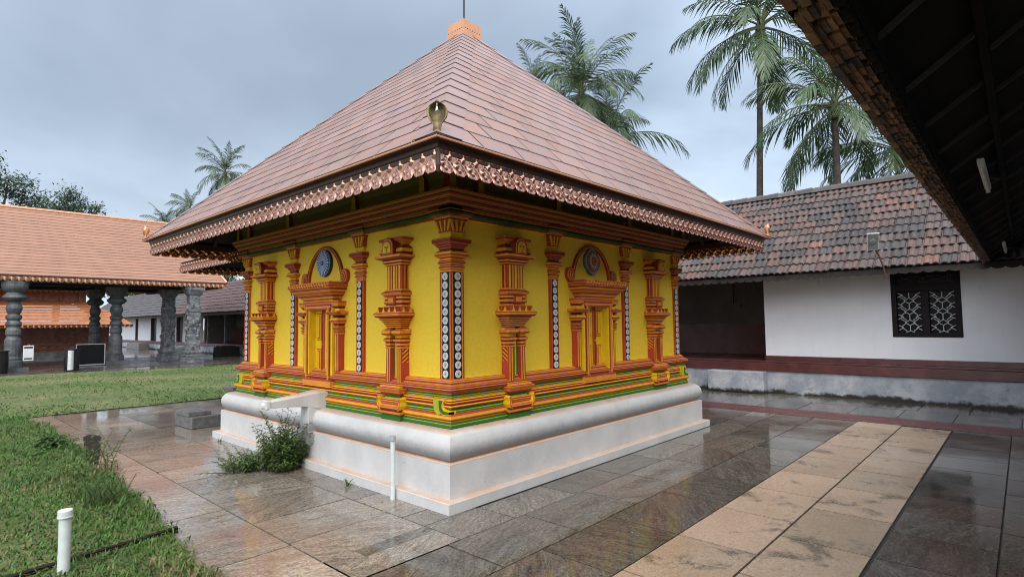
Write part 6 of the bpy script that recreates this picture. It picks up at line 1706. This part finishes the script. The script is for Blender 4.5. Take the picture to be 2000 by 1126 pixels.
def broadleaf(name, label, base, h, crowns, seed, lsize, n_leaf, cols):
    rng = random.Random(seed)
    t = thing(name, label, 'tree', base)
    mb = MB(); mb.tube([(0, 0, 0), (0.2, 0.1, h * 0.4), (0, 0, h * 0.75)], [0.45, 0.35, 0.2], 8)
    for cx_, cy_, cz_, r in crowns:
        mb.tube([(0.1, 0, h * 0.45), (cx_ * 0.5, cy_ * 0.5, lerp(h * 0.5, cz_, 0.6)), (cx_, cy_, cz_ + r * 0.3)], [0.22, 0.13, 0.04], 6)
        for k in range(5):
            a = rng.random() * 6.28; e_ = rng.uniform(-0.2, 0.9)
            mb.tube([(cx_ * 0.8, cy_ * 0.8, cz_ - 0.2 * r), (cx_ + r * 0.8 * math.cos(a) * math.cos(e_), cy_ + r * 0.8 * math.sin(a) * math.cos(e_), cz_ + r * 0.8 * math.sin(e_))], [0.07, 0.02], 5)
    mb.build('trunk', M['bark'], t)
    mb = MB(); tot = sum(c[3] ** 2 for c in crowns)
    for cx_, cy_, cz_, r in crowns:
        for cl_ in range(max(6, int(n_leaf * r * r / tot / 26))):
            a = rng.random() * 6.283; z_ = rng.uniform(-0.75, 1); rr = r * (0.45 + 0.62 * rng.random())
            q = math.sqrt(max(0, 1 - z_ * z_ * 0.8)); C = Vector((cx_ + rr * q * math.cos(a), cy_ + rr * q * math.sin(a), cz_ + rr * z_ * 0.75)); cr = lsize * rng.uniform(1.2, 2.6)
            tone = jit(rng.choice(cols), 0.25)
            for k in range(26):
                d = Vector((rng.gauss(0, 1), rng.gauss(0, 1), rng.gauss(0, 0.7))); Pn = C + d * cr * 0.6
                lance(mb, Pn, (rng.uniform(-1, 1), rng.uniform(-1, 1), rng.uniform(-0.6, 0.5)), lsize * rng.uniform(0.7, 1.3), lsize * 0.5, jit(tone, 0.2), 0.3, 0.1)
    mb.build('crown', M['leaf'], t, fix=False)
TC = [(0.13, 0.18, 0.12), (0.155, 0.205, 0.13), (0.10, 0.14, 0.10)]  # distance haze mixed into these paler, greyer leaf colours
broadleaf('tree', 'tall open crowned tree at the left edge above the pavilion roof', (3.6, 75.5, 0), 17, [(-2.2, 0, 18.5, 2.4), (0.8, 0, 16.8, 2.2), (2.2, 1, 15.4, 1.3), (-1.5, 0, 14.0, 2.0), (-3.5, 0, 21.5, 1.8), (3.6, 0, 14.6, 0.9)], 1, 0.42, 5000, TC)
broadleaf('tree', 'rounded dark tree above the pavilion ridge right of the open crowned tree', (11.0, 90.9, 0), 17, [(0, 0, 17.8, 2.6), (2.8, 0, 17.2, 2.2), (-2.8, 0, 16.6, 2.2), (1.0, 0, 19.3, 1.6), (0, 0, 14, 3.5), (4.2, 0, 18.2, 0.9)], 2, 0.42, 6500, TC)
broadleaf('tree', 'green tree glimpsed under the pavilion eave behind the far tiled roof', (16.5, 62, 0), 6.5, [(0, 0, 6.0, 2.6), (-3.0, 3, 5.6, 2.4), (2.5, -4, 5.8, 2.4), (-1, 6, 5.5, 2.2)], 3, 0.45, 6000, [(0.07, 0.12, 0.04), (0.05, 0.09, 0.03)])

GROUPS = {'palm': 'coconut palms standing behind the buildings', 'pipe': 'plastic pipes standing in the ground', 'weed': 'weeds along the paving edges', 'tree': 'broadleaved trees behind the buildings', 'bin': 'black bins at the pavilion', 'stone block': 'stone blocks on the ground'}
for o in bpy.data.objects:
    if o.parent is None and o.get('category') in GROUPS: o['group'] = GROUPS[o['category']]
    if o.parent is None and o.name.startswith('tube_light'): o['group'] = 'tube lights under the veranda roof'
